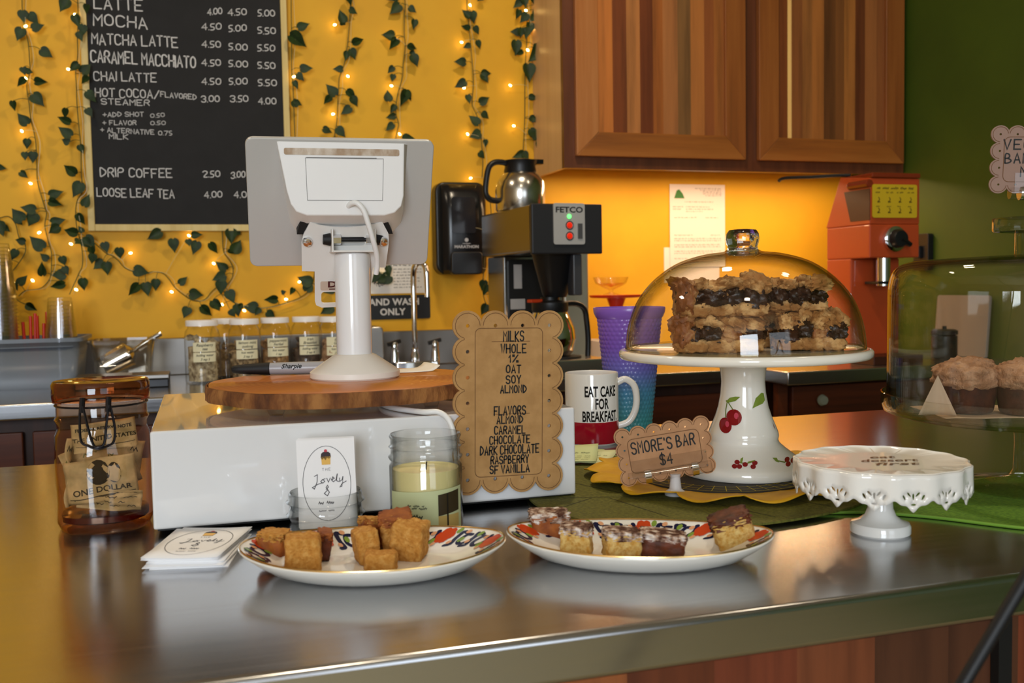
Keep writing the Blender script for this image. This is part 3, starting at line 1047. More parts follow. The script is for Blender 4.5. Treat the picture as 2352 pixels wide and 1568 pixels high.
def tub(b, hx, hy, h, taper, r=.02, wall=.003):
    def ring(sx, sy, z):
        return [b.bm.verts.new((x, y, z)) for x, y in rrect(-sx, sx, -sy, sy, r, 4)]
    rs = [ring(hx * taper, hy * taper, 0), ring(hx, hy, h), ring(hx + .008, hy + .008, h), ring(hx + .008, hy + .008, h - .01), ]
    inn = [ring(hx - wall, hy - wall, h), ring(hx * taper - wall, hy * taper - wall, wall)]
    n = len(rs[0])
    for a, c in ((rs[0], rs[1]), (rs[1], rs[2]), (rs[2], rs[3]), (rs[1], inn[0]), (inn[0], inn[1])):
        for i in range(n):
            b._f([a[i], a[(i + 1) % n], c[(i + 1) % n], c[i]])
    b._f(rs[0][::-1])
    b._f(inn[1])
    return b


tub(b, .205, .115, .13, .93).obj('tub', frosted('cloudy_plastic', '7f8894', .62), bin_, ang=50)
B().tube([(x * .195 / .205, y, .108) for x, y in rrect(-.206, .206, -.116, .116, .02, 4)], .0018, 6, True).obj('rib', frosted('cloudy_plastic'), bin_)
cupm = thin_glass('cup_plastic', (.98, .98, .985), (.8, .8, .82), 1.7, .08)


NWORD = ['lowest', 'second lowest', 'third', 'fourth', 'fifth', 'sixth', 'seventh', 'eighth', 'ninth', 'tenth', 'eleventh', 'twelfth', 'thirteenth', 'fourteenth', 'fifteenth', 'sixteenth', 'seventeenth', 'eighteenth']


def stack(place, grp, x, y, z, n, r0, r1, h, step):
    proto = None
    for i in range(n):
        lab = ('topmost' if i == n - 1 else NWORD[i] if i < len(NWORD) else '%dth' % (i + 1)) + ' clear plastic cup counted upward in the ' + place
        if i == n - 1:
            lab = 'topmost clear plastic cup of the ' + place
        if proto is None:
            proto = thing('plastic_cup', lab, 'cup', (x, y, z), group=grp)
            prof = [(r0 + .0018, 0), (r0 + .003, .0016), (r0 + .0018, .0032), (r0, .0036), (r1, h - .001), (r1 - .002, h), (0, h)]
            B().lathe(prof, 28).obj('cup_wall', cupm, proto)
        else:
            c = proto.copy()
            COL.objects.link(c)
            c.location.z = z + step * i
            c['label'] = lab
            for ch in proto.children:
                d = ch.copy()
                COL.objects.link(d)
                d.parent = c


stack('short cup stack in the cloudy bin', 'cups stacked in the short stack', -.362, 2.86, CT + .004, 11, .042, .029, .125, .0105)
stack('tall cup stack at the left edge', 'cups stacked in the tall stack', -.505, 2.84, CT + .004, 26, .042, .03, .135, .0095)
strawm = mat('red_plastic', 'c22a10', .35)
for i, (x, dx, z) in enumerate(((-.452, -.004, .17), (-.442, .002, .185), (-.433, .004, .192), (-.424, .002, .186), (-.412, .005, .165), (-.404, .003, .195))):
    s = B()
    p0, p1 = V((0, 0, .005)), V((dx, .012 * (i % 3 - 1), z))
    s.tube([p0, p1], .0042, 10, caps=False)
    s = s.obj('red_straw', strawm)
    s.location = (x, 2.885 + .006 * (i % 2), CT)
    tag(s, ['leftmost red straw between the two cup stacks', 'second red straw from the tall cup stack', 'third red straw from the tall cup stack', 'third red straw from the short cup stack', 'short red straw second nearest the short cup stack', 'tall red straw standing next to the short cup stack'][i], 'straw', 'red straws in the cloudy bin')
pn = thing('food_container', 'clear square food container holding a metal scoop, behind the dark tray', 'container', (-.208, 2.86, CT))
tub(B(), .078, .078, .118, .87, .018).obj('tub', thin_glass('smoky_clear', (.96, .94, .9), (.75, .72, .66), .8, .05), pn, ang=50)
sc = thing('ice_scoop', 'shiny metal scoop lying in the clear square container, handle up', 'scoop', (-.215, 2.86, CT + .066), rot=(0, R(-27), R(4)))
b = B()
b.grid(lambda u, v: V((-.062 + .1 * u + .012 * sin(pi * v) * (1 - u), -(.034 * (.82 + .18 * u) if u < .85 else .034 * (1 - (u - .85) * 5.2)) * sin(pi * v), (.034 * (.82 + .18 * u) if u < .85 else .034 * (1 - (u - .85) * 5.2)) * cos(pi * v))), 20, 16)
b.obj('bowl', chrome, sc, solid=.0012)
B().tube([(.034, -.004, 0), (.05, 0, .004), (.07, 0, .006), (.095, 0, .008), (.122, 0, .009)], [.006, .006, .008, .0085, .007], 12).obj('handle', chrome, sc)
tr = thing('sheet_tray', 'low dark metal tray in front of the clear square container', 'tray', (-.2, 2.71, CT))
b = B()
b.box(-.112, .112, -.055, .055, 0, .022)
b.obj('body', mat('dark_steel', '2a2a2c', .3, .6), tr, smooth=False, bevel=.003)
B().box(-.113, .113, -.057, .056, .0225, .033).obj('lid', mat('dull_steel'), tr, smooth=False, bevel=.002)

# tea jars
glassj = thin_glass('jar_glass', (.985, .985, .975), (.8, .8, .77), 1.0, .03)
labelp = mat('label_paper', 'ddd6b4', .75)
handw = mat('label_ink', '26221e', .7)
teas = [(-.003, 2.735, .046, .164, 'cdbd9a', '6e5a40', 'foremost tea jar at the left end of the jar row, with RASPBERRY label', ['Raspberry', 'tea', 'boiling water', '3 tsp 5']),
        (.062, 2.885, .044, .163, 'a08a66', '6b563c', 'tea jar half hidden behind the foremost jar, no readable label', None),
        (.108, 2.79, .044, .163, 'b99d72', '4f3d2a', 'third tea jar from the left, darker leaves below two small labels', ['lemon mint', 'oolong', 'hot water', '2 tsp 3']),
        (.194, 2.845, .044, .163, 'c49a68', '6e4e30', 'fourth tea jar from the left, with orange-brown leaves', ['peppermint', 'herbal', 'hot water', '1 tsp']),
        (.284, 2.87, .044, .163, '6e5a48', '3a2e26', 'fifth tea jar from the left, with dark brown tea leaves', ['Irish', 'Breakfast', 'boiling water', '3 tsp 4']),
        (.352, 2.8, .042, .163, 'b08a66', '6b4a34', 'last tea jar on the right, beside the white tablet stand pole', ['Earl', 'Grey', 'hot water', '2 tsp'])]
lidm = mat('white_lid', 'ece9e8', .35)
for i, (x, y, r, h, c1, c2, lab, lines) in enumerate(teas):
    j = thing('tea_jar', lab, 'jar', (x, y, CT), group='tea jars on the back worktop')
    B().lathe([(0, .003), (r * .9, .003), (r * .97, .0), (r, .008), (r, h - .04), (r * .93, h - .025), (r * .8, h - .017), (r * .8, h - .012)], 40).obj('glass', glassj, j)
    B().lathe([(0, h - .011), (r * .86, h - .011), (r * .9, h - .012), (r * .9, h + .001), (r * .87, h + .003), (0, h + .003)], 40).obj('lid', lidm, j)
    b = B()
    rn = random.Random(i)
    hh = h * (.62 if i else .78)
    for q in range(46):
        a, rr, zz = rn.uniform(0, 2 * pi), r * .72 * math.sqrt(rn.random()), .015 + (hh - .02) * rn.random()
        b.mi = rn.randint(0, 1)
        b.lump((rr * cos(a), rr * sin(a), zz), (.03, .012, .02), q, .35, 2.5, 2, 3, rn.uniform(0, 3), (rn.uniform(-1, 1), rn.uniform(-1, 1)))
    b.mi = 0
    b.lathe([(0, .006), (r * .8, .006), (r * .8, hh * .75), (0, hh * .8)], 20)
    b.obj('tea_leaves', [noisy('tea_' + c1, c1, c2, (70, 70, 70), 1, .8), noisy('tea_b' + c1, c2, c1, (60, 60, 60), 1, .8)], j, smooth=False)
    if lines:
        def cyl(u, v, r=r):
            a = -pi / 2 + .12 + u / r
            return V(((r + .0008) * cos(a), (r + .0008) * sin(a), v))
        lb = B()
        for z0 in (.085, .058):
            lb.grid(lambda u, v: cyl((u - .5) * .06, z0 + .0245 * v), 10, 1)
        lo = lb.obj('label', labelp, j, recalc=False)
        lb = B()
        for li, tx in enumerate(lines):
            z = (.099, .089, .073, .062)[li]
            vs, fs = font2d(tx, .0105 if li < 2 else .0085, .0001, .3, 'CENTER')
            lb.flat(vs, fs, lambda u, v: cyl(u, z + v) * 1.0 + V((0, -.0004, 0)))
        lb.obj('handwriting', handw, lo, smooth=False, recalc=False)

# sink tap
tp = thing('gooseneck_tap', 'chrome gooseneck tap with two dark lever handles in front of the hand wash sign', 'tap', (.607, 2.9, CT))
B().prism(rrect(-.068, .072, -.028, .028, .012), .0, .022, lambda x, y, d: V((x, y, d))).obj('deck_plate', chrome, tp, bevel=.003)
B().tube(smooth_path([(0, 0, .02), (0, 0, .15), (0, 0, .26), (.002, -.006, .3), (.012, -.018, .316), (.026, -.03, .312), (.032, -.038, .29), (.033, -.04, .24), (.033, -.04, .215)], 5), .0085, 14).obj('spout', chrome, tp)
B().lathe([(.0145, .022), (.0145, .04), (.011, .045), (.011, .06), (.009, .062)], 18).obj('collar', chrome, tp)
for s in (-1, 1):
    h = B().lathe([(.015, 0), (.013, .02), (.011, .042), (.012, .052), (.008, .06), (0, .061)], 18).obj('valve', chrome, tp, loc=(s * .062, 0, .022))
    b = B().box(-.008, .034, -.006, .006, .05, .062)
    b.obj('lever', mat('dark_lever', '1b1714', .35), h, smooth=False, bevel=.002, rot=(0, R(-14), 0 if s > 0 else R(10)))
tag(B().prism(rrect(-.02, .02, 0, .13, .012), -.06, .06, lambda x, y, d: V((x, d, y))).obj('splash_guard', satin, loc=(.487, 2.93, CT), bevel=.003), 'upright steel splash guard with rounded top just right of the stand pole', 'splash guard')

# ---------------------------------------------------------------- coffee brewer and what stands on and under it
cb = thing('coffee_brewer', 'black and steel coffee brewer with a silver control panel under the wall cabinet edge', 'coffee maker', (.91, 2.72, CT), rz=R(3))
dks = mat('dark_brushed_steel', (.2, .19, .18), .26, 1.)
B().box(-.115, .115, -.30, .16, 0, .045).obj('base', satin, cb, smooth=False, bevel=.004)
B().lathe([(0, 0), (.07, 0), (.07, .004), (0, .005)], 32, (.0, -.2, .0455)).obj('warmer_plate', blackm, cb)
B().box(.118, .2, .01, .15, .0, .37).obj('side_tank', mat('bright_steel', (.8, .74, .64), .38, 1.), cb, smooth=False, bevel=.006)
B().box(-.068, .1175, .02, .16, .045, .33).obj('tower', mat('brewer_tower_steel', (.42, .41, .39), .22, 1.), cb, smooth=False, bevel=.004)
B().prism(rrect(-.055, .085, .06, .32, .008), .012, .0195, lambda x, y, d: V((x, d, y))).obj('tower_recess', blackm, cb, smooth=False)
b = B()
b.box(-.1, .1, -.275, .12, .33, .455)
b.obj('head', dks, cb, smooth=False, bevel=.006)
B().box(-.102, .102, -.29, -.2755, .325, .457).obj('front_cover', mat('charcoal_plastic', '232326', .42), cb, smooth=False, bevel=.004)
pn = B().prism(rrect(-.041, .049, .35, .458, .006), -.2935, -.2905, lambda x, y, d: V((x, d, y))).obj('control_panel', mat('panel_silver', 'b3b1ae', .4, .2), cb, smooth=False)
b = B()
v, f = font2d('FETCO', .0205, .0006, align='CENTER', sx=1.25)
b.flat(v, f, frame((.004, -.2939, .434), (1, 0, 0), (0, 0, 1)))
b.obj('lettering', blackm, pn, smooth=False, recalc=False)
for nm, x, z, r, m in (('green_lamp', .004, .4235, .0058, mat('green_led', '5dff70', .3, emit='50ff60', estr=3)), ('red_button', .005, .4, .0085, mat('red_switch', 'd6260c', .25, emit='ff2a08', estr=.35)), ('red_button', .005, .372, .0085, mat('red_switch'))):
    B().lathe([(0, -.004), (r * .7, -.0035), (r, 0), (r, .003)], 20, (x, -.2935, z), 'y', None).obj(nm, m, pn)
    if nm == 'red_button':
        B().lathe([(r * 1.02, .0002), (r * 1.35, -.0012), (r * 1.4, -.0002), (r * 1.02, .0002)], 20, (x, -.2935, z), 'y').obj('bezel', black, pn)
B().prism(rrect(.028, .041, .365, .405, .001), -.296, -.2935, lambda x, y, d: V((x, d, y))).obj('rocker_switch', mat('switch_grey', '4a4a4c', .35), pn, smooth=False)
b = B()
b.lathe([(0, .21), (.03, .21), (.036, .222), (.062, .325), (.066, .33), (0, .33)], 36, (0, -.2, 0))
b.obj('brew_basket', black, cb)
B().prism(rrect(-.013, .013, .215, .325, .004), -.275, -.235, lambda x, y, d: V((x + .035, d, y))).obj('basket_handle', mat('grey_plastic', '3c3c40', .3), cb, bevel=.003)
B().box(-.04, -.015, .0105, .0115, .235, .305).obj('warning_label', mat('label_grey', 'b9b6b4', .6), cb, smooth=False)
B().box(-.052, -.006, .0105, .0115, .175, .205).obj('warning_label', mat('label_grey'), cb, smooth=False)

cp = thing('coffee_pot', 'rounded steel coffee pot with black lid and handle under the brew basket', 'coffee pot', (.905, 2.52, CT + .051), rz=R(12))
B().lathe([(0, 0), (.052, 0), (.062, .012), (.069, .045), (.066, .075), (.052, .11), (.044, .125), (.044, .13)], 40).obj('body', chrome, cp)
B().lathe([(.047, .118), (.05, .125), (.05, .145), (.04, .148), (.026, .152), (.026, .16), (0, .161)], 36).obj('lid', black, cp)
B().box(-.066, -.03, -.012, .012, .146, .155).obj('lid_latch', mat('orange_red', 'c23a12', .4), cp, smooth=False, bevel=.002)
B().tube(smooth_path([(.04, 0, .14), (.085, 0, .14), (.112, 0, .125), (.12, 0, .09), (.124, 0, .04), (.122, 0, -.015)], 5), [.008] * 26, 10).obj('handle', black, cp)

ca = thing('thermal_carafe', 'brushed steel thermal carafe with black lid standing on top of the coffee brewer', 'carafe', (.888, 2.71, CT + .4565), rz=R(8))
B().lathe([(0, 0), (.068, 0), (.072, .006), (.073, .06), (.068, .085), (.054, .105), (.042, .114), (.042, .118)], 44).obj('body', mat('brushed_carafe_steel', (.62, .6, .56), .2, 1.), ca)
b = B().lathe([(.045, .108), (.047, .116), (.044, .13), (.049, .142), (.05, .146), (.03, .15), (0, .151)], 36)
b.hexa([(.03, -.02, .136), (.07, -.012, .138), (.07, .012, .138), (.03, .02, .136), (.03, -.02, .15), (.072, -.01, .152), (.072, .01, .152), (.03, .02, .15)])
b.obj('lid', black, ca)
B().tube(smooth_path([(-.04, 0, .138), (-.075, 0, .14), (-.098, 0, .125), (-.108, 0, .085), (-.11, 0, .05), (-.095, 0, .033), (-.068, 0, .03)], 5), .0085, 10).obj('handle', black, ca)

ds = thing('red_cake_stand', 'small red cake stand with a wide flat plate beside the brewer', 'cake stand', (1.25, 2.86, CT + .07))
B().lathe([(0, 0), (.05, 0), (.05, .004), (.022, .012), (.02, .1), (.03, .128), (.082, .131), (.085, .135), (.085, .139), (0, .138)], 40).obj('stand', mat('red_enamel', 'b3250f', .3), ds)
bw = thing('glass_bowl', 'shallow footed glass bowl on the small red cake stand', 'bowl', (1.228, 2.85, CT + .209))
B().lathe([(0, 0), (.024, 0), (.024, .003), (.007, .008), (.006, .016), (.02, .022), (.048, .036), (.056, .056), (.0545, .056), (.046, .038), (.0, .025)], 36).obj('bowl', thin_glass('warm_glass', (.98, .96, .9), (.8, .74, .6), 1.0, .04), bw)
bx = thing('bakery_box', 'flat white box with a small red tab under the red cake stand', 'box', (1.255, 2.86, CT))
B().box(-.09, .09, -.08, .08, 0, .068).obj('box', paper, bx, smooth=False, bevel=.002)
B().box(.062, .08, -.0815, -.08, .052, .06).obj('tab', strawm, bx, smooth=False)

# ---------------------------------------------------------------- red coffee grinder
gm = mat('orange_red_paint', 'b0451d', .38, coat=.2)
gr = thing('coffee_grinder', 'tall orange-red coffee grinder with a yellow instruction sticker in the corner', 'coffee grinder', (1.893, 2.35, CT))
b = B()
b.box(-.085, .085, 0, .2, .305, .40)
b.obj('housing', gm, gr, smooth=False, bevel=.004)
b = B()
b.prism([(0, .40), (.205, .40), (.135, .545), (0, .53)], -.085, .085, lambda x, y, d: V((d, x, y)))
b.obj('hood', gm, gr, smooth=False, bevel=.003)
B().prism([(-.0015, .412), (.085, .412), (.115, .5), (-.0015, .5)], -.0865, -.0848, lambda x, y, d: V((d, x, y))).obj('side_window', mat('dark_brown_panel', '3a1a0e', .4), gr, smooth=False)
b = B()
b.box(-.08, .085, -.004, .14, .531, .545)
b.tube([(-.086, .09, .515), (-.086, -.002, .515)], .012, 10)
b.obj('hopper_lid', mat('tinted_hopper', '7a2c12', .15, coat=.4), gr, smooth=False, bevel=.003)
b = B()
b.box(-.085, .085, .085, .2, 0, .305)
b.obj('rear_column', gm, gr, smooth=False, bevel=.004)
B().box(-.085, .085, -.02, .085, 0, .025).obj('foot_plate', mat('dark_brown_panel'), gr, smooth=False, bevel=.003)
st = B().prism(rrect(-.079, .072, .418, .512, .006), -.005, -.0022, lambda x, y, d: V((x, d, y))).obj('instruction_sticker', mat('sticker_yellow', 'c9a91c', .5), gr, smooth=False)
b = B()
K = lambda u, v: V((u, -.0054, v))
scribble(b, -.065, .06, .498, .007, 0, .35, 3, K)
for i in range(4):
    x = -.07 + i * .036
    scribble(b, x, x + .024, .487, .005, 0, .3, i, K)
    scribble(b, x + .002, x + .02, .448, .004, 0, .3, i + 9, K)
    for z in (.46, .43):
        strokes(b, [[(x + .008, z), (x + .014, z + .01), (x + .01, z + .016)], [(x + .006, z + .004), (x + .016, z + .002)]], .003, K, 4)
b.obj('printing', mat('sticker_ink', '6e5a10', .6), st, smooth=False, recalc=False)
kn = B().lathe([(0, -.016), (.03, -.016), (.036, -.012), (.036, 0)], 36, (-.006, -.0005, .358), 'y').obj('dial', chrome, gr)
b = B().lathe([(0, -.038), (.022, -.037), (.026, -.03), (.027, -.017), (0, -.017)], 28, (-.006, -.0005, .358), 'y')
b.tube([(-.006, -.03, .358), (.03, -.03, .34)], [.012, .007], 8)
b.obj('pointer_knob', black, kn)
b = B()
b.tube([(-.012, .035, .31), (-.012, .035, .225)], .02, 20)
b.obj('chute', chrome, gr)
B().prism(rrect(-.02, .02, .23, .238, .002), -.001, .06, lambda x, y, d: V((x - .035, d, y))).obj('bag_clip', black, gr, smooth=False)
B().tube(smooth_path([(-.06, .12, .551), (-.1, .16, .553), (-.14, .2, .553), (-.19, .26, .556), (-.2, .28, .549)], 5), .005, 8).obj('lid_strap', black, gr)
sw = thing('wall_switch', 'small black switch box on the green wall beside the grinder', 'switch', (GX, 2.665, 1.25))
B().prism(rrect(-.035, .035, -.06, .06, .008), -.022, -.0005, lambda x, y, d: V((d, x, y))).obj('box', black, sw, smooth=False, bevel=.002)
B().box(-.035, -.022, -.008, .008, -.02, .02).obj('lever', black, sw, smooth=False, bevel=.002)
cbd = thing('cutting_board', 'grey cutting board leaning on the green wall, seen through the tall clear dome', 'cutting board', (GX - .028, 2.49, CT), rot=(0, R(4.5), 0))
B().prism(rrect(-.12, .1, 0, .19, .008), -.006, .004, lambda x, y, d: V((d, x, y))).obj('board', mat('grey_board', '7d7672', .6), cbd, smooth=False, bevel=.002)
cn = thing('black_canister', 'small black canister in front of the grey cutting board', 'canister', (2.13, 2.42, CT))
B().lathe([(0, 0), (.035, 0), (.037, .004), (.037, .07), (.03, .074), (0, .074)], 28).obj('body', black, cn)
B().lathe([(.0, .0745), (.038, .0745), (.038, .086), (.03, .09), (.006, .091), (.006, .1), (0, .1)], 28).obj('lid', blackm, cn)

# ---------------------------------------------------------------- cash drawer, wood slice, tablet stand
cdw = thing('cash_drawer', 'wide glossy white cash drawer on the steel counter under the wood slice', 'cash drawer', (.172, 1.03, CT))
dwhite = mat('drawer_white', 'e3e3e3', .16, spec=.8, coat=1.)
b = B().box(-.226, .226, 0, .37, .007, .106)
b.obj('housing', dwhite, cdw, smooth=False, bevel=.0025)
B().box(-.222, .222, .006, .365, .0045, .0068).obj('base_tray', blackm, cdw, smooth=False)
for x in (-.19, .19):
    for y in (.03, .33):
        B().lathe([(0, 0), (.011, 0), (.011, .005), (0, .005)], 16, (x, y, 0)).obj('foot', blackm, cdw)

wsl = thing('wood_slice', 'round slice of tree trunk with bark edge raised on clear feet over the cash drawer', 'riser', (.162, 1.187, CT + .106))
topw = mat('slice_top', 'b46a28', .38, coat=.25)
t = NT(topw)
v = t.coord((1, 1, 1))
vn = t.n('ShaderNodeTexNoise')
vn.inputs['Scale'].default_value = 9
t.l(v, vn.inputs['Vector'])
ad = t.n('ShaderNodeVectorMath', operation='SCALE')
ad.inputs['Scale'].default_value = .03
t.l(vn.outputs['Color'], ad.inputs[0])
ad2 = t.n('ShaderNodeVectorMath', operation='ADD')
t.l(v, ad2.inputs[0])
t.l(ad.outputs[0], ad2.inputs[1])
wv = t.n('ShaderNodeTexWave', wave_type='RINGS', rings_direction='Z')
wv.inputs['Scale'].default_value = 40
wv.inputs['Distortion'].default_value = 1.5
t.l(ad2.outputs[0], wv.inputs['Vector'])
t.l(t.ramp(wv.outputs['Fac'], [(.1, 'be6e2e'), (.9, 'c87a36')]), t.bs.inputs['Base Color'])
bark = noisy('tree_bark', '4a2812', 'a06c38', (30, 30, 9), 1.4, .85, .9, bscale=(60, 60, 25), bdist=.004, mid='74451f')


def wob(a, z=0):
    return 1 + .02 * sin(2 * a + 1) + .012 * sin(5 * a) + .008 * sin(11 * a + 2)


B().lathe([(0, .012), (.155, .012), (.157, .0135), (.157, .0285), (.1555, .0295), (0, .0295)], 96, rfun=wob).obj('slab', topw, wsl)
b = B()
b.lathe([(.1572, .0125), (.1605, .013), (.1615, .02), (.1595, .0285), (.1572, .0291)], 160, rfun=lambda a, z: wob(a) * (1 + .012 * noise.noise(V((cos(a) * 9, sin(a) * 9, z * 90)))))
b.obj('bark', bark, wsl)
for a in (222, 318, 90):
    B().lathe([(0, .0115), (.011, .0115), (.009, .004), (.0075, .0005), (0, .0005)], 20, (.118 * cos(R(a)), .118 * sin(R(a)), 0)).obj('glass_foot', thin_glass('foot_glass', (.96, .97, .97), (.75, .76, .78), 1.2, .05), wsl)
ZS = CT + .106 + .0295
tst = thing('tablet_stand', 'white tablet stand seen from behind on the wood slice, screen facing away', 'tablet stand', (.176, 1.2, ZS))
B().lathe([(0, 0), (.0525, 0), (.0545, .002), (.0545, .008), (.053, .0095), (.026, .028), (.0222, .0295), (0, .0295)], 64).obj('base', mat('warm_white', 'ece5da', .35), tst)
B().lathe([(.0215, .0295), (.0215, .15), (.0195, .152), (0, .152)], 48).obj('pole', mat('gloss_white', 'e8e8e8', .18, coat=.4), tst)
# tablet, local frame: x right, z up the tilted panel, -y out of its back
tb = joint('tablet', tst, (-.012, -.002, .2115))
tb.rotation_euler = (R(28), 0, R(-3.8))
tw, th_ = .109, .082
XY = lambda x, y, d: V((x, d, y))
grey_al = mat('silver_casing', 'bdbcb9', .35, .15)
B().prism(rrect(-tw, tw, -th_, th_, .009), -.003, .004, XY).obj('case', grey_al, tb, smooth=False, bevel=.0015)
B().prism(rrect(-tw + .006, tw - .006, -th_ + .006, th_ - .006, .005), .0041, .0048, XY).obj('screen', mat('dark_screen', '0a0a0c', .08), tb, smooth=False)
# housing: a wedge whose outer face hangs vertical while the panel tilts
b = B()
T28 = math.tan(R(28))


def hface(f):
    """outline of the wedge face; f=0 on the panel, 1 on the outer face (z measured down from the top)"""
    return [(-.073, 0), (.072, 0), (.071, -.055), (.068, -.066), (.06, -.073), (.048, -.076), (-.042, -.076), (-.054, -.072), (-.06, -.064), (-.064, -.05)]


top = .079
oc = [V((x, -.0035 - .0 + z * T28 * .93, top + z)) for x, z in hface(1)]
ic = [V((x * 1.04 + .002, -.003, top - .001 + z * 1.55)) for x, z in hface(0)]
fo = [b.bm.verts.new(p) for p in oc]
fi = [b.bm.verts.new(p) for p in ic]
b._f(fo)
for i in range(len(fo)):
    j = (i + 1) % len(fo)
    b._f([fo[i], fo[j], fi[j], fi[i]])
b.obj('rear_housing', mat('housing_white', 'e6e4e2', .4), tb, bevel=.002, ang=50)


def onface(u, v, off=.0006):
    z = v
    return V((u, -.0035 + z * T28 * .93 - off, top + z - off * .4))


b = B()
b.flat(rrect(-.066, .067, -.0135, -.0065, .002), [tuple(range(24))], lambda u, v: onface(u, v))
b.obj('worn_tape', noisy('old_tape', 'a58c72', 'd8cdbf', (60, 60, 20), 1, .7), tb, smooth=False, recalc=False)
b = B()
strokes(b, [[(-.042, -.0165), (.048, -.0165), (.046, -.06), (-.041, -.06), (-.042, -.0165)]], .0006, lambda u, v: onface(u, v), 4)
strokes(b, [[(-.041, -.0162), (.04, -.0162)]], .0013, lambda u, v: onface(u, v), 4)
b.obj('cover_seam', mat('seam_grey', '8e8c8a', .6), tb, smooth=False, recalc=False)
S1, S2 = .000524, .000594
PP = lambda x, y: ((x - 787) * S1, (470 - y) * S2)
br = [PP(*p) for p in ((715, 489), (735, 496), (765, 500), (795, 501), (830, 499), (860, 494), (877, 489), (892, 515), (894, 532), (888, 592), (858, 592), (852, 672), (842, 682), (740, 684), (727, 678), (724, 668), (724, 599), (695, 598), (695, 532), (700, 515))]
hole1 = [PP(x, y) for x, y in rrect(752, 838, 522, 541, 4, 2)]
hole2 = [PP(x, y) for x, y in rrect(739, 835, 647, 674, 6, 3)]
b = B()
b.prism(br, -.0285, -.0262, XY, [hole1, hole2])
b.obj('mount_plate', mat('bracket_white', 'dedbd6', .4), tb, smooth=False)
B().prism([PP(x, y) for x, y in rrect(735, 855, 505, 590, 6, 3)], -.026, -.0035, XY).obj('mount_block', grey_al, tb, smooth=False)
for px_, py_ in ((708, 531), (880, 531)):
    u, v = PP(px_, py_)
    B().lathe([(0, -.006), (.005, -.0045), (.0062, -.002), (.0062, 0)], 18, (u, -.0285, v), 'y').obj('screw', chrome, tb)
    B().prism([(u - .012, v + .008), (u + .012, v + .008), (u + .006, v + .023), (u - .008, v + .024)], -.026, -.004, XY).obj('rubber_bumper', blackm, tb, smooth=False)
lb = B().prism([PP(x, y) for x, y in rrect(737, 800, 622, 643, 4, 3)], -.0291, -.0286, XY).obj('maker_label', mat('tan_label', 'c2ae9d', .5), tb, smooth=False)
b = B()
v, f = font2d('D', .0115, .0003, sx=1.3)
u0, v0 = PP(753, 635)
b.flat(v, f, frame((u0, -.0296, v0), (1, 0, 0), (0, 0, 1)))
strokes(b, [[PP(757, 639.5), PP(774, 639.5)]], .0012, lambda u, v: V((u, -.0296, v)), 4)
b.obj('lettering', mat('maroon_ink', '4a1014', .5), lb, smooth=False, recalc=False)
# yoke between pole and mount plate
yk = B()
for s in (-1, 1):
    yk.box(-.0005 + s * .0255 - .001, -.0005 + s * .0255 + .001, -.026, .008, .152, .18)
yk.box(-.0275, .0265, -.026, .012, .1522, .1545)
yk.obj('yoke', mat('bracket_white'), tst, smooth=False, bevel=.0008)
for s in (-1, 1):
    B().tube([(s * .0245, -.012, .168), (s * .015, -.012, .168)], .0068, 6).obj('hex_nut', chrome, tst, smooth=False)
    B().tube([(s * .0265, -.012, .168), (s * .036, -.012, .168)], [.008, .006], 12).obj('end_cap', blackm, tst)
B().tube([(-.02, -.012, .168), (.02, -.012, .168)], .0028, 10).obj('hinge_bolt', mat('dark_steel'), tst)
cbp = [(-.009, -.024, .196), (-.008, -.04, .206), (-.001, -.05, .2085), (.007, -.052, .2), (.013, -.05, .183), (.019, -.044, .165), (.024, -.036, .15), (.026, -.028, .138), (.025, -.022, .126)]
B().tube(smooth_path(cbp, 6), .0032, 10).obj('cable', white, tst)

mk = thing('marker_pen', 'grey felt marker with a black cap lying on the wood slice', 'marker', (.092, 1.287, ZS + .0082), rz=R(-12))
b = B()
b.tube(smooth_path([(-.012, 0, 0), (.0, 0, 0), (.05, 0, 0), (.056, 0, 0), (.059, 0, 0), (.06, 0, 0)], 2), [.0075, .0076, .0078, .008, .008, .008, .008, .0075, .0062, .005, .003], 20)
b.obj('barrel', mat('marker_grey', '9c9ca0', .3), mk)
B().tube([(-.06, 0, 0), (-.058, 0, 0), (-.05, 0, 0), (-.022, 0, 0), (-.012, 0, 0), (-.0115, 0, 0)], [.0035, .0048, .006, .0078, .0082, .005], 20).obj('cap', blackm, mk)
b = B()


def barrel(u, v):
    return V((u, -.0083 * cos(v / .0081), .0083 * sin(v / .0081)))


v, f = font2d('Sharpie', .0085, .0002, .3)
b.flat(v, f, lambda x, y: barrel(x + .003, y + .0005))
b.obj('lettering', blackm, mk, smooth=False, recalc=False)
for lab, (x, y), rz_, sx_, col in (('cream paper slip under the tablet stand base beside the marker', (.168, 1.318), R(-16), .038, 'e6d9b8'), ('white paper slip under the tablet stand base on the side away from the marker', (.252, 1.262), R(8), .036, 'e8e2d8')):
    n = thing('paper_slip', lab, 'paper', (x, y, ZS), rz=rz_)
    b = B()
    b.grid(lambda u, v: V(((u - .5) * 2 * sx_, (v - .5) * .06, .0006 + .009 * max(0, (abs(u - .5) - .3)) ** 2 * 20 + .0008 * sin(v * 3))), 14, 4)
    b.obj('sheet', mat('slip_' + col, col, .8), n, solid=.0003)
cbl = B().tube(smooth_path([(.31, 1.26, CT + .1095), (.29, 1.12, CT + .1095), (.315, 1.04, CT + .1098), (.335, 1.0265, CT + .109), (.345, 1.017, CT + .095), (.349, 1.013, CT + .06), (.347, 1.012, CT + .03), (.34, 1.01, CT + .003), (.35, 1.0, CT + .003)], 8), .0031, 10).obj('white_cable', white)
cbl.location = (-.094, 0, 0)
tag(cbl, 'white cable coming from under the wood slice and hanging over the drawer front', 'cable')

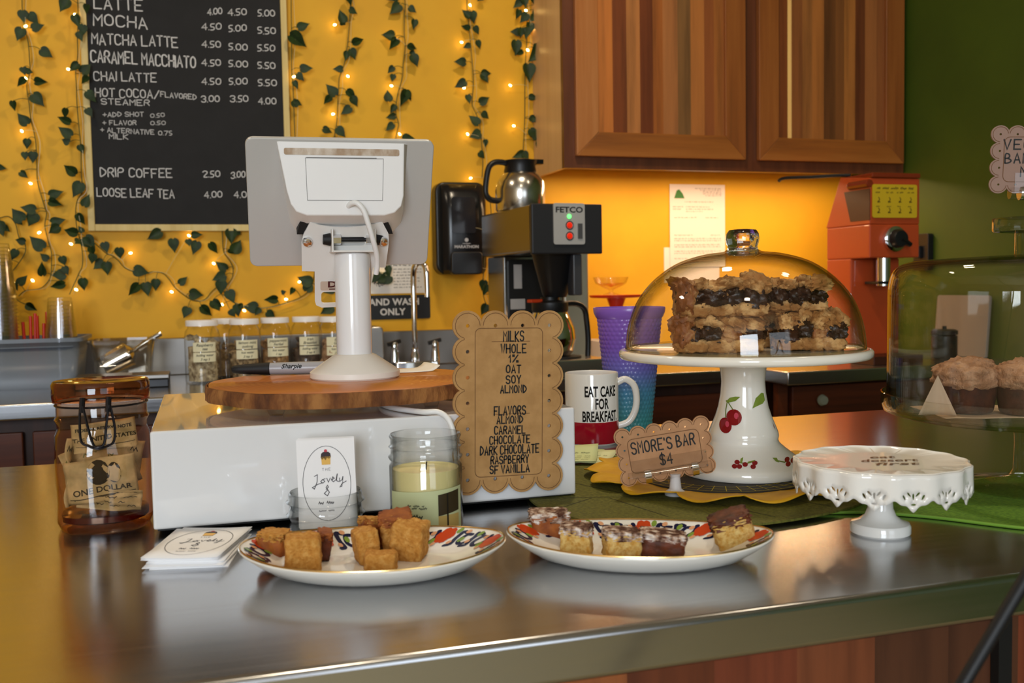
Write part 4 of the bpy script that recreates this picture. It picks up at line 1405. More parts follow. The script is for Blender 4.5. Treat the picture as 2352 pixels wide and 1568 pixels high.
# ---------------------------------------------------------------- kraft signs
kraft = noisy('kraft_board', 'b58a55', 'a67c49', (40, 40, 40), 1.5, .8)
kraft2 = noisy('kraft_board_pink', 'b88a62', 'ab7d57', (40, 40, 40), 1.5, .8)
engr = mat('engraved_line', '6a4525', .8)
inkb = mat('black_ink', '15130f', .6)


def kraft_sign(par, w, h, nx, ny, r, inner, lines, m, th=.003, holes=True, sw=.0019, hole_r=.0021):
    out, cs, cross = scallops(w, h, nx, ny, r)
    b = B()
    b.prism(out, -th, 0, XY, [circle2(c[0], c[1], hole_r, 10) for c in cs] if holes else ())
    b.obj('board', m, par, smooth=False)
    K = lambda u, v: V((u, -th - .0003, v))
    b = B()
    iw, ih = inner
    for i, c in enumerate(cs):
        c = V(c)
        k = len(cs)
        # arc engraved inside each lobe
        p, q = cross[i - 1] - c, cross[i] - c
        a0, a1 = math.atan2(p.y, p.x) + .32, math.atan2(q.y, q.x) - .32
        while a1 > a0:
            a1 -= 2 * pi
        strokes(b, [[(c.x + r * .84 * cos(a0 + (a1 - a0) * k / 12), c.y + r * .84 * sin(a0 + (a1 - a0) * k / 12)) for k in range(13)]], .0006, K, 4)
    rr = rrect(-iw, iw, -ih, ih, .006, 4)
    strokes(b, [rr + rr[:1]], .0007, K, 4)
    b.obj('engraved_border', engr, par, smooth=False, recalc=False)
    b = B()
    for i, (tx, cx, z, hh, wd) in enumerate(lines):
        pl, w0 = layout(tx, hh, .18, i + len(tx), gap=2., xs=.74)
        k = wd / w0 if wd else 1.
        strokes(b, [[((x - w0 / 2) * k + cx, y + z) for x, y in p] for p in pl], sw, K, 6)
    b.obj('lettering', inkb, par, smooth=False, recalc=False)


ms = thing('menu_sign', 'tall kraft scalloped sign listing MILKS and FLAVORS against the drawer front', 'sign', (.3165, 1.0215, CT + .1175), rot=(0, R(1.2), 0))
mz = lambda y: (926 - y) * .000478
ML = [('MILKS', 775, 23, 50), ('WHOLE', 803, 20, 62), ('1%', 826, 16, 22), ('OAT', 850, 18, 36), ('SOY', 874, 18, 36), ('ALMOND', 896, 17, 64), ('FLAVORS', 945, 20, 78),
      ('ALMOND', 966, 17, 64), ('CARAMEL', 990, 18, 76), ('CHOCOLATE', 1012, 18, 100), ('DARK CHOCOLATE', 1035, 20, 146), ('RASPBERRY', 1058, 18, 94), ('SF VANILLA', 1080, 18, 98)]
kraft_sign(ms, .0935, .1675, 4, 7, .0165, (.0385, .0845 - .0035), [(tx, .001 + (.004 if i < 6 else .0), mz(y) - h * .00024, h * .00047, w * .00046) for i, (tx, y, h, w) in enumerate(ML)], kraft, sw=.0015)
b = B()
for y, x0, x1 in ((787, -.022, .022), (953, -.02, .022)):
    strokes(b, [[(x0 + .002, mz(y)), (x1 + .002, mz(y))]], .0005, lambda u, v: V((u, -.0033, v)), 4)
b.obj('rule_lines', engr, ms, smooth=False, recalc=False)


def sign_clip(label, parent_loc, rz_, roll, wbar, hbar, stem_x, zlow, group=None):
    """clear clip stand: base at the origin, jaw along the sign's lower edge"""
    c = thing('sign_clip', label, 'sign holder', parent_loc, rz=rz_)
    cl = thin_glass('clip_plastic', (.97, .97, .97), (.8, .8, .8), 1.5, .05)
    jw = joint('jaw', c, (0, 0, zlow))
    jw.rotation_euler = (0, -roll, 0)
    B().tube([(-wbar / 2, -.002, 0), (wbar / 2, -.002, 0)], .0068, 14).obj('bar', cl, jw)
    B().box(-wbar / 2 + .004, wbar / 2 - .004, -.0055, -.0042, 0, hbar).obj('front_plate', cl, jw, smooth=False)
    B().box(-wbar / 2 + .004, wbar / 2 - .004, .0018, .003, 0, hbar * .7).obj('rear_plate', cl, jw, smooth=False)
    for s in (-.27, .3):
        B().tube([(s * wbar - .0035, -.002, 0), (s * wbar + .0035, -.002, 0)], .0078, 14).obj('spring', chrome, jw)
    B().tube([(0, 0, zlow - .004), (stem_x * .4, .002, zlow * .6), (stem_x, 0, .012)], [.005, .004, .0045], 10).obj('stem', cl, c)
    B().lathe([(0, 0), (.012, 0), (.0125, .003), (.007, .007), (.0055, .02), (.0062, .024), (0, .0245)], 20, (stem_x, 0, 0)).obj('foot', frosted('milky_plastic', 'e8e8ea', .7), c)
    return c


SM = V((.492, .995, .9755))
sg = thing('price_sign', 'small tilted kraft scalloped sign reading SMORES BAR $4 in a clear clip', 'sign', SM, rot=(0, R(-8.5), R(-17.5)))
kraft_sign(sg, .0895, .047, 6, 4, .0098, (.0405, .0195), [("SMORE'S BAR", -.001, .0025, .0128, .0715), ('$4', .0, -.0145, .0115, .0135)], kraft2, .0025, sw=.0017, hole_r=.0012)
sign_clip('clear clip holder gripping the kraft SMORES BAR sign beside the cake stand', (.497, .992, CT + .0055), R(-17.5), R(8.5), .094, .02, .006, .0258)

# ---------------------------------------------------------------- jars in front of the drawer
oj = thing('tip_jar', 'amber glass clip-top jar stuffed with dollar bills left of the drawer', 'jar', (-.1045, 1.11, CT))
amber = thin_glass('amber_glass', (.91, .73, .59), (.75, .32, .14), 1.2, .03)


def sq(a, z):
    k = min(1, max(0, (.108 - z) / .012)) * min(1, (z + .01) / .01)
    s = (abs(cos(a)) ** 4 + abs(sin(a)) ** 4) ** -.25
    bump = .028 * noise.noise(V((cos(a) * 3.2, sin(a) * 3.2, z * 70))) * k
    return (1 + (s - 1) * .42 * k) * (1 + bump)


b = B()
b.lathe([(0, .004), (.038, .003), (.0435, .0005), (.0475, .01), (.046, .03), (.0472, .05), (.0475, .075), (.0465, .098), (.044, .104), (.0445, .11), (.0465, .114), (.0445, .118), (.0445, .126), (.0425, .132)], 88, rfun=sq)
b.obj('glass', amber, oj)
B().lathe([(0, .0075), (.036, .0075), (.0425, .01), (.0425, .016), (.0, .019)], 48, rfun=sq).obj('thick_base', mat('dark_red_glass', '4a0a05', .08, trans=.25), oj)
B().lathe([(.0425, .133), (.0475, .1335), (.0485, .138), (.0485, .15), (.0465, .1535), (.03, .1525), (0, .1515)], 56).obj('lid', thin_glass('amber_lid_glass', (.8, .38, .17), (.5, .1, .03), 1.2, .03), oj)
B().lathe([(.0445, .1325), (.0478, .1325)], 48).obj('gasket', mat('grey_gasket', '6e625c', .5), oj)
wr = mat('dark_wire', '2c2a2c', .35, .8)
for r_, z_ in ((.0452, .129),):
    B().tube([(r_ * cos(2 * pi * i / 48), r_ * sin(2 * pi * i / 48), z_) for i in range(48)], .0011, 6, True).obj('neck_wire', wr, oj)
fx = lambda x, z, o=.0525: V((x, -math.sqrt(max(0, o * o - x * x)), z))
b = B()
b.tube(smooth_path([fx(-.0135, .137), fx(-.0155, .128), fx(-.0165, .11), fx(-.0155, .096), fx(-.009, .0915), fx(.0, .0885, .054), fx(.0085, .0905), fx(.0145, .0945), fx(.016, .108), fx(.0135, .126), fx(.0115, .137)], 5), .0013, 7)
b.tube(smooth_path([fx(-.0125, .132, .054), fx(-.009, .112, .054), fx(-.004, .093, .055), fx(.001, .0905, .056), fx(.006, .094, .055), fx(.0085, .112, .054), fx(.0115, .132, .054)], 5), .0013, 7)
for s in (-.013, .0115):
    b.tube([fx(s - .001, .125, .053), fx(s, .14, .051)], .0028, 8)
b.obj('bail_clasp', wr, oj)
billm = noisy('banknote_paper', 'c9c19a', 'aaa883', (60, 60, 60), 1.2, .8)
bink = mat('banknote_ink', '2c2e26', .8)
bgrn = mat('banknote_green', '6b7a4a', .8)
BL = [('crumpled dollar bill with ONE DOLLAR across it at the front of the tip jar', (-.1045, 1.074, CT + .054), R(3), R(-5), .068, .044),
      ('dollar bill standing upright near the neck of the tip jar with FEDERAL RESERVE NOTE', (-.1005, 1.080, CT + .098), R(2), R(-5), .062, .03),
      ('folded dollar bill lying low in the tip jar above the red base', (-.098, 1.078, CT + .032), R(-4), R(8), .062, .022),
      ('dollar bill showing its green back deep in the middle of the tip jar', (-.106, 1.105, CT + .06), R(14), R(-20), .066, .06),
      ('dollar bill bent along the left wall of the tip jar', (-.128, 1.098, CT + .06), R(64), R(6), .04, .07),
      ('dollar bill bent along the back wall of the tip jar', (-.098, 1.122, CT + .062), R(-8), R(12), .058, .058)]
for i, (lab, loc, rz_, ry_, w, h) in enumerate(BL):
    bl = thing('dollar_bill', lab, 'banknote', loc, rot=(0, ry_, rz_), group='banknotes in the tip jar')
    rn = random.Random(i + 3)
    p1, p2 = rn.uniform(0, 6), rn.uniform(0, 6)

    def bs(u, v, w=w, h=h, p1=p1, p2=p2, off=0.):
        x, z = u * w, v * h
        return V((x, (x / .06) ** 2 * .02 + .003 * sin(u * 9 + p1) + .003 * sin(v * 9 + p2 + u * 5) + .0022 * noise.noise(V((u * 5 + p1, v * 5, p2))) - off, z))
    g = B()
    g.grid(lambda a, c: bs(a - .5, c - .5), 24, 14)
    sh = g.obj('note', billm, bl, solid=.0002)
    b = B()
    if i in (0, 1):
        tx, zz, sz, tot = (('ONE DOLLAR', -.3, .0082, .05) if i == 0 else ('FEDERAL RESERVE NOTE', .1, .0042, .046))
        for tx, zz, sz in (((tx, zz, sz),) if i == 0 else (('FEDERAL RESERVE NOTE', .22, .0045), ('THE UNITED STATES', -.12, .006))):
            v, f = font2d(tx, sz, .0002, align='CENTER', sx=1.1)
            b.flat(v, f, lambda x, y: bs(x / w, y / h + zz, off=.0004))
        strokes(b, [[(-.46 + .04 * k, -.38 if i == 0 else -.3) for k in range(24)], [(-.46 + .04 * k, .1 if i else -.05) for k in range(24)][:0] or [(-.4, -.4), (.4, -.4)]], .02, lambda x, y: bs(x, y, off=.0004), 4)
        if i == 0:
            for k in range(3):
                b.flat(circle2(-.03 + .02 * k, .16, .16 - .02 * k, 16, .3), [tuple(range(16))], lambda x, y: bs(x, y, off=.0004 + .0002 * k))
                break
            b.flat(circle2(.19, .12, .1, 14, .24), [tuple(range(14))], lambda x, y: bs(x, y, off=.0004))
    else:
        for k in range(4):
            scribble(b, -.45, .42, .3 - k * .2, .1, 0, .2, k + i, lambda x, y: bs(x, y, off=.0004))
    b.obj('printing', bink if i != 3 else bgrn, sh, smooth=False, recalc=False)

cj = thing('candle', 'pale yellow candle in a clear ribbed glass jar in front of the menu sign', 'candle', (.2106, .966, CT))
jg = thin_glass('mason_glass', (.98, .983, .98), (.35, .38, .38), 1.3, .02, .3)
b = B()
b.lathe([(0, .003), (.03, .002), (.034, 0), (.0368, .004), (.037, .066), (.0345, .07), (.0368, .0725), (.0378, .075), (.0352, .0775), (.0352, .083), (.0372, .085), (.0352, .087), (.0352, .0925), (.0366, .0955), (.0352, .0975), (.0335, .0965), (.0328, .07), (.0345, .064), (.0345, .006), (0, .006)], 56)
b.obj('jar', jg, cj, ang=75)
B().lathe([(0, .0065), (.0342, .0065), (.0342, .058), (.0335, .0625), (.03, .0605), (0, .06)], 48).obj('wax', mat('cream_wax', 'e3d595', .45), cj)
B().tube([(0, 0, .06), (.001, 0, .068)], .0008, 6).obj('wick', inkb, cj)


def cyl(r, a0=0.):
    return lambda u, v: V((r * cos(-pi / 2 + a0 + u / r), r * sin(-pi / 2 + a0 + u / r), v))


K = cyl(.0373, -.36)
lb = B()
lb.grid(lambda u, v: K(-.038 + .086 * u, .003 + .04 * v + .004 * u * v), 26, 1)
lo = lb.obj('label', mat('sage_label', 'bcc293', .6), cj, recalc=False)
K2 = cyl(.0376, -.36)
lb = B()
lb.grid(lambda u, v: K2(.017 + .026 * u, .02 + .021 * v + .003 * u), 10, 1)
lb.obj('photo_dark', mat('label_photo_dark', '352a14', .5), lo, recalc=False)
lb = B()
lb.grid(lambda u, v: K2(.017 + .026 * u, .007 + .013 * v), 10, 1)
lb.obj('photo_light', mat('label_photo_light', 'b99c58', .5), lo, recalc=False)
lb = B()
K3 = cyl(.0379, -.36)
lb.grid(lambda u, v: K3(.0265 + .0018 * u, .006 + .036 * v), 2, 1)
lb.obj('photo_trunk', mat('label_trunk', '1c160c', .5), lo, recalc=False)
lb = B()
for z, h, x1, s in ((.03, .0022, .006, 1), (.0275, .0022, .008, 2), (.0185, .0042, .003, 5)):
    scribble(lb, -.014, x1, z, h, 0, .28, s, K3)
lb.obj('label_print', mat('label_dark_print', '3a3f2c', .6), lo, smooth=False, recalc=False)

sj = thing('small_glass_jar', 'short ribbed clear glass jar holding upright business cards', 'jar', (.1115, .985, CT))
b = B()
b.lathe([(0, .003), (.03, .002), (.034, 0), (.0365, .004), (.0365, .016), (.037, .018), (.0392, .0205), (.0365, .023), (.036, .031), (.0392, .0335), (.0365, .036), (.0365, .041), (.035, .043), (.0335, .0415), (.0345, .006), (0, .006)], 56)
b.obj('jar', jg, sj, ang=75)
cardm = mat('card_white', 'eceae9', .6)
Cw, Ch = .0285, .044


def card_art(par, K):
    b = B()
    strokes(b, [[(.0235 * cos(2 * pi * i / 40), .037 * sin(2 * pi * i / 40)) for i in range(41)]], .0005, K, 4)
    scr = [[(-.012, .0075), (-.009, .009), (-.0095, .002), (-.0125, -.005), (-.0145, -.0035), (-.009, -.0005), (-.005, .0005)],
           [(-.004, .004), (-.006, .002), (-.004, .0003), (-.002, .002), (-.004, .004), (-.0015, .0045)], [(.0, .005), (.0015, .001), (.0035, .005)],
           [(.0045, .003), (.0075, .0045), (.006, .006), (.0045, .003), (.0065, .001), (.009, .003), (.0105, .009), (.0095, .002), (.0115, .001)],
           [(.0125, .0045), (.0125, .001), (.015, .0025), (.016, .006), (.0145, -.004), (.0125, -.0045), (.015, -.001), (.019, .001)]]
    strokes(b, scr, .00075, K, 5)
    strokes(b, [[(-.001, -.006), (.0012, -.004), (.0005, -.002), (-.001, -.004), (.002, -.009), (.0, -.0125), (-.003, -.01), (.0005, -.0065)]], .0008, K, 5)
    for tx, z, sz in (('THE', .0125, .0026), ('BAKERY', -.026, .0022)):
        if tx == 'THE':
            p, w0 = layout(tx, sz, 0, 0, 3.5)
            strokes(b, [[(x - w0 / 2, y + z) for x, y in l] for l in p], .0003, K, 4)
    scribble(b, -.009, .01, -.0205, .003, 0, .3, 4, K)
    scribble(b, -.009, .009, -.028, .002, 0, .2, 6, K)
    b.obj('logo_lettering', mat('card_ink', '4a4547', .6), par, smooth=False, recalc=False)
    b = B()
    b.mi = 0
    b.flat([(-.0042, .0185), (.0042, .0185), (.0046, .0265), (-.0046, .0265)], [(0, 1, 2, 3)], K)
    b.mi = 1
    b.flat([(-.005, .0255), (-.0035, .0235), (-.002, .0252), (-.0005, .0228), (.001, .0252), (.003, .024), (.005, .0258), (.0045, .0295), (.0025, .0312), (-.0025, .0312), (-.0045, .0295)], [tuple(range(11))], lambda x, y: K(x, y) + (K(0, 0) - K(0, 0)))
    b.mi = 2
    b.flat(circle2(0, .0322, .0016, 10), [tuple(range(10))], K)
    b.obj('cake_logo', [mat('logo_cake', 'e0b050', .6), mat('logo_choc', '2a1414', .6), mat('logo_cherry', 'c01828', .5)], par, smooth=False, recalc=False)


for i in range(4):
    cdn = thing('business_card', ['front business card standing in the short glass jar, cupcake logo facing out', 'business card directly behind the front card in the short glass jar', 'third business card from the front in the short glass jar', 'rearmost business card in the short glass jar'][i], 'card',
                (.1125 + .0006 * i, .978 + .0036 * i, CT + .0075 + Ch), rot=(R(-5), R(-1.2 + 1.5 * (i % 2)), R(-10 + i)), group='business cards standing in the short glass jar')
    B().box(-Cw, Cw, -.0002, .0002, -Ch, Ch).obj('card', cardm, cdn, smooth=False)
    if i == 0:
        card_art(cdn, lambda u, v: V((u, -.0006, v)))
for i in range(7):
    lab = 'top business card of the loose pile by the drawer, logo side up' if i == 6 else 'lowest business card of the loose pile by the drawer' if i == 0 else NWORD[i] + ' business card counting upward in the loose pile by the drawer'
    rn = random.Random(i + 20)
    cdn = thing('business_card', lab, 'card', (-.012 + rn.uniform(-.003, .004), .952 + rn.uniform(-.004, .004), CT + .0004 + .0017 * i), rz=R(-17 + rn.uniform(-3, 3) + (4 if i < 3 else 0)), group='business cards in the loose pile')
    b = B()
    hw, hl = .034, .054
    b.grid(lambda u, v: V(((u - .5) * 2 * hw, (v - .5) * 2 * hl, .0008 * (2 * u - 1) ** 2 * (i > 3))), 8, 4)
    b.obj('card', cardm, cdn, solid=.0006)
    if i == 6:
        card_art(cdn, lambda u, v: V((u * 1.2, v * 1.2, .0007 + .0008 * (u * 1.2 / hw) ** 2)))

# ---------------------------------------------------------------- painted oval dishes with cake samples
porc = mat('porcelain', 'efece4', .12, spec=.6, coat=.3)
navy = mat('navy_paint', '14163c', .15)
orange = mat('orange_paint', 'c4441a', .15)
leafg = mat('green_paint', '7f9a3c', .15)
peach = mat('peach_paint', 'd9a077', .15)
gold = mat('gold_edge', (.75, .5, .2), .2, 1.)


def dish(label, loc, rz_, a, bb, seed):
    o = thing('oval_dish', label, 'plate', loc, rz=rz_)

    def top(s, an):
        """s 0..1 from centre to rim"""
        x, y = a * s * cos(an), bb * s * sin(an)
        z = .004 + .0165 * max(0, (s - .62) / .38) ** 1.1 + .006 * (s ** 3) * abs(cos(an)) ** 3
        return V((x, y, z))
    b = B()
    N = 96
    prof_t = [i / 14 for i in range(15)]
    rings = [[b.bm.verts.new(top(s, 2 * pi * k / N)) for k in range(N)] for s in prof_t[1:]]
    c0 = b.bm.verts.new(top(0, 0))
    for k in range(N):
        b._f([c0, rings[0][k], rings[0][(k + 1) % N]])
    under = []
    for s, dz in ((1.012, -.0012), (1.0, -.003), (.9, -.0), (.78, 0), (.68, 0), (.62, 0), (.6, 0)):
        rg = []
        for k in range(N):
            an = 2 * pi * k / N
            if s > .95:
                p = top(min(s, 1), an)
                p = V((p.x * max(1, s), p.y * max(1, s), p.z + dz))
            else:
                p = V((a * s * cos(an), bb * s * sin(an), {.9: .0115 + .003 * abs(cos(an)) ** 3, .78: .0055, .68: .002, .62: .0, .6: .0005}[s]))
            rg.append(b.bm.verts.new(p))
        under.append(rg)
    allr = rings + under
    for r0, r1 in zip(allr, allr[1:]):
        for k in range(N):
            b._f([r0[k], r0[(k + 1) % N], r1[(k + 1) % N], r1[k]])
    cb_ = b.bm.verts.new((0, 0, .002))
    for k in range(N):
        b._f([allr[-1][k], allr[-1][(k + 1) % N], cb_])
    b.obj('dish', porc, o, ang=60)
    # painted rim: repeat of scrolls, blossoms, leaves
    rn = random.Random(seed)
    b = B()

    def KK(off):
        def k(u, v):
            an = arc(u)
            s = 1 - v * bb / math.hypot(a * cos(an), bb * sin(an))
            p = top(max(0, min(1, s)), an)
            e = .01
            n = (top(s, an + e) - top(s, an - e)).cross(top(min(1, s + e), an) - top(s - e, an))
            n.normalize()
            if n.z < 0:
                n = -n
            return p + n * off
        return k
    # equal steps along the rim, not equal angles
    tab = [0.]
    for q in range(360):
        t0, t1 = 2 * pi * q / 360, 2 * pi * (q + 1) / 360
        tab.append(tab[-1] + math.hypot(a * (cos(t1) - cos(t0)), bb * (sin(t1) - sin(t0))))

    def arc(u):
        w_ = (u / (2 * pi) % 1) * tab[-1]
        lo = 0
        while tab[lo + 1] < w_:
            lo += 1
        return 2 * pi * (lo + (w_ - tab[lo]) / (tab[lo + 1] - tab[lo])) / 360
    M = 9
    for m in range(M):
        u0 = 2 * pi * m / M + .2
        w = 2 * pi / M
        b.mi = 0
        k = KK(.0003)
        for c, sg in ((.2, 1), (.52, -1)):
            cu = u0 + c * w
            strokes(b, [[(p.x, p.y) for p in smooth_path([V((cu + dx * 1.5, dy * 1.25, 0)) for dx, dy in q], 4)] for q in (((-.07, .06), (-.085, .15), (-.04, .23), (.01, .19), (.0, .1), (-.035, .09)), ((.02, .07), (.055, .06), (.06, .16), (.045, .24), (.085, .26)))], .05, k, 6)
        b.mi = 1
        k = KK(.0005)
        fu = u0 + .88 * w
        for q in range(6):
            qa = q * pi / 3
            b.flat(circle2(fu + .055 * cos(qa), .15 + .075 * sin(qa), .05, 8, .07), [tuple(range(8))], k)
        b.flat(circle2(fu, .15, .06, 8, .08), [tuple(range(8))], k)
        b.mi = 2
        k = KK(.0006)
        for c, vv in ((.3, .1), (.52, .2), (.02, .24), (.72, .07)):
            b.flat(circle2(u0 + c * w, vv + rn.uniform(-.02, .02), .03, 8, .05), [tuple(range(8))], k)
        b.mi = 3
        k = KK(.0007)
        for c, vv in ((.1, .12), (.35, .24), (.55, .07), (.68, .27), (.95, .3)):
            b.flat(circle2(u0 + c * w, vv, .03, 8, .035), [tuple(range(8))], k)
    # spray in the well
    b.mi = 1
    k = KK(.0005)
    for q in range(4):
        b.flat(circle2(4.3 + .12 * q, .5 + .07 * (q % 2), .06, 8, .07), [tuple(range(8))], k)
    b.mi = 0
    strokes(b, [[(4.2, .45), (4.45, .55), (4.7, .48)]], .02, k, 6)
    b.obj('painted_border', [navy, orange, leafg, peach], o, smooth=False, recalc=False)
    B().tube([top(1, 2 * pi * k / 96) + V((0, 0, .0004)) for k in range(96)], .0008, 6, True).obj('gold_rim', gold, o)
    return o


D1 = (.1345, .8355, CT)
D2 = (.361, .7835, CT)
dish('painted oval dish of plain golden cake cubes in front of the white drawer', D1, R(-15), .1135, .074, 1)
dish('painted oval dish of sugar-dusted cake pieces next to the green leaf placemat', D2, R(-25), .116, .066, 2)

crumb = noisy('golden_crumb', 'b87a2c', 'd6a052', (230, 230, 230), 1., .85, 1., bscale=(480, 480, 480), bdist=.002, mid='c88c3c')
crust = noisy('brown_crust', '7a3a10', 'a85f20', (60, 60, 60), 1., .7, .5, bscale=(200, 200, 200), bdist=.002)
yell = noisy('yellow_crumb', 'c9933a', 'e6c67c', (230, 230, 230), 1., .8, 1., bscale=(480, 480, 480), bdist=.002)
sugar = noisy('dusted_crust', '4a2410', 'e6dcd4', (110, 110, 110), 1., .85, 1., bscale=(200, 200, 200), bdist=.003, lo=.42, hi=.62, mid='a98a76')
darkc = noisy('dark_crust', '3a1808', '6e3212', (60, 60, 60), 1., .6, .5, bscale=(200, 200, 200), bdist=.002)


def piece(label, x, y, z, size, rz_, tilt, top, body, grp, seed, tfrac=.3):
    o = thing('cake_piece', label, 'cake', (x, y, z + size[2] / 2), rot=(R(tilt[0]), R(tilt[1]), R(rz_)), group=grp)
    B().lump((0, 0, 0), size, seed, .1, 2.4, 14, 9).obj('crumb', body, o, ang=60)
    if top:
        B().lump((0, 0, size[2] * (.5 - tfrac / 2) + .0012), (size[0] * 1.03, size[1] * 1.03, size[2] * tfrac), seed + 5, .2, 4.5, 12, 7).obj('crust', top, o, ang=60)
    return o


g1 = 'plain cake cubes on the painted dish'
zb = .9245
for i, (px_, py_, w, d, h, rz_, tl, tp_, bd, z, lab) in enumerate((
    (630, 1296, .024, .024, .026, -10, (0, 3), crumb, crust, zb, 'dark-sided cake cube at the left end of the dish by the drawer'),
    (698, 1320, .03, .026, .031, 8, (4, 0), crumb, crumb, zb, 'taller golden cake cube in front, second from the left end of its dish'),
    (745, 1290, .012, .026, .024, 12, (0, 8), crust, darkc, zb, 'thin reddish brown cake slice tucked behind the tall golden cube'),
    (842, 1298, .02, .026, .029, 20, (0, -8), crumb, crumb, zb, 'upright golden cake piece beside the low front cube in the dish centre'),
    (876, 1322, .0265, .022, .0175, -2, (0, 0), crumb, crumb, zb, 'low golden cake cube at the front edge of the dish centre'),
    (862, 1262, .026, .026, .026, 30, (-8, 10), crumb, crust, zb + .004, 'cake piece at the back of the central heap'),
    (912, 1262, .028, .026, .03, 5, (10, -6), crust, crumb, zb + .006, 'cake piece leaning on top of the central heap'),
    (942, 1290, .03, .027, .033, -14, (8, 8), crumb, crumb, zb, 'large crumbly cake piece at the right side of the central heap'))):
    p = on_z(px_, py_, z)
    q = p + (p - CAM).normalized() * (d / 2)
    piece(lab, q.x, q.y, z, (w, d, h), rz_ - 15, tl, None if tp_ is bd else tp_, bd, g1, i + 1, .3)
g2 = 'sugar dusted cake pieces on the painted dish'
for i, (px_, py_, w, d, h, rz_, tl, tp_, bd, lab) in enumerate((
    (1262, 1252, .035, .03, .028, 5, (0, 0), sugar, crust, 'dusted cake piece at the left end of its dish with a dark side'),
    (1325, 1282, .027, .027, .026, -8, (0, 0), sugar, yell, 'pale yellow cake cube thickly dusted, second from the left end'),
    (1428, 1292, .031, .028, .025, 6, (0, 4), sugar, yell, 'pale dusted cake cube in the middle of the dish'),
    (1522, 1290, .038, .028, .022, -6, (0, 6), sugar, darkc, 'dark crusted cake piece touching the middle pale cube'),
    (1684, 1272, .034, .026, .034, -2, (6, -18), darkc, yell, 'cake slice leaning at the right end of its dish, pale cut side showing'))):
    p = on_z(px_, py_, .9245)
    q = p + (p - CAM).normalized() * (d / 2)
    piece(lab, q.x, q.y, .9245, (w, d, h), rz_ - 18, tl, tp_, bd, g2, i + 11, .34)

# ---------------------------------------------------------------- placemats
weave_g = noisy('olive_woven_mat', '4f4e12', '6b6a20', (260, 260, 30), 1, .8, .8, bscale=(500, 500, 500), bdist=.001)
weave_b = noisy('bright_green_mat', '3f6a0e', '5f8a1c', (260, 260, 30), 1, .8, .8, bscale=(500, 500, 500), bdist=.001)
m2 = thing('green_placemat', 'bright green woven placemat under the tall clear cake dome', 'placemat', (.9, .82, CT))
mo = smooth_path([V((x - .9, y - .82, 0)) for x, y in ((.605, .878), (.655, .85), (.7, .812), (.752, .742), (.82, .685), (.93, .668), (1.06, .7), (1.14, .79), (1.11, .9), (1.0, .94), (.915, .945), (.8, .935), (.69, .912))], 6, True)
B().prism([(p.x, p.y) for p in mo], .0005, .0028, lambda x, y, d: V((x, y, d))).obj('mat', weave_b, m2, smooth=False)
B().tube([p + V((0, 0, .0022)) for p in mo], .0016, 6, True).obj('edge_binding', mat('green_binding', '6f9a2e', .6), m2)
m1 = thing('leaf_placemat', 'olive green leaf-shaped woven placemat under the sunflower mat', 'placemat', (.548, 1.03, CT + .0031))
lf = []
for i in range(80):
    a = 2 * pi * i / 80
    r_ = .2 * (1 + .05 * cos(2 * (a - .3)) + .03 * cos(3 * a + 1.0))
    lf.append((r_ * cos(a), r_ * sin(a)))
B().prism(lf, 0, .0022, lambda x, y, d: V((x, y, d))).obj('mat', weave_g, m1, smooth=False)
b = B()
K = lambda x, y: V((x, y, .0024))
strokes(b, [[(-.19, -.0), (-.08, -.035), (.05, -.02), (.19, .03)], [(-.12, -.028), (-.1, -.13)], [(-.05, -.034), (0, -.17)], [(.02, -.026), (.08, -.15)], [(-.14, -.02), (-.2, -.06)], [(-.09, -.03), (-.14, .1)], [(0, -.03), (-.04, .15)]], .0014, K, 5)
b.obj('leaf_veins', mat('vein_dark', '2c2c0a', .8), m1, smooth=False, recalc=False)
sf = thing('sunflower_placemat', 'yellow sunflower-shaped placemat with dark woven centre under the cherry cake stand', 'placemat', (.602, 1.06, CT + .0056))
b = B()
NP = 13


def pet(u, v):
    a = 2 * pi * u
    ph = (a * NP / (2 * pi)) % 1
    lobe = (sin(pi * ph)) ** .5
    r_ = .088 + v * (.064 + .018 * lobe)
    z = .0008 + .007 * v * v * (.5 + .5 * cos(2 * pi * ph + 1)) + .004 * v
    return V((r_ * cos(a), r_ * sin(a), z))


b.grid(pet, NP * 14, 6, True)
b.obj('petals', noisy('petal_yellow', 'd9a512', 'c7920c', (25, 25, 25), 1, .6), sf, solid=.0012, ang=60)
B().prism(circle2(0, 0, .108, 64), .0022, .0042, lambda x, y, d: V((x, y, d))).obj('centre', mat('sunflower_centre', '26221c', .7), sf, smooth=False)
b = B()
for i in range(40):
    a = 2 * pi * i / 40
    strokes(b, [[(.078 * cos(a), .078 * sin(a)), (.106 * cos(a), .106 * sin(a))]], .001, lambda x, y: V((x, y, .0045)), 4)
for r_ in (.106, .094, .082):
    strokes(b, [[(r_ * cos(2 * pi * i / 80), r_ * sin(2 * pi * i / 80)) for i in range(81)]], .001, lambda x, y: V((x, y, .0045)), 4)
b.obj('yellow_stitching', mat('stitch_yellow', 'b9a51c', .7), sf, smooth=False, recalc=False)

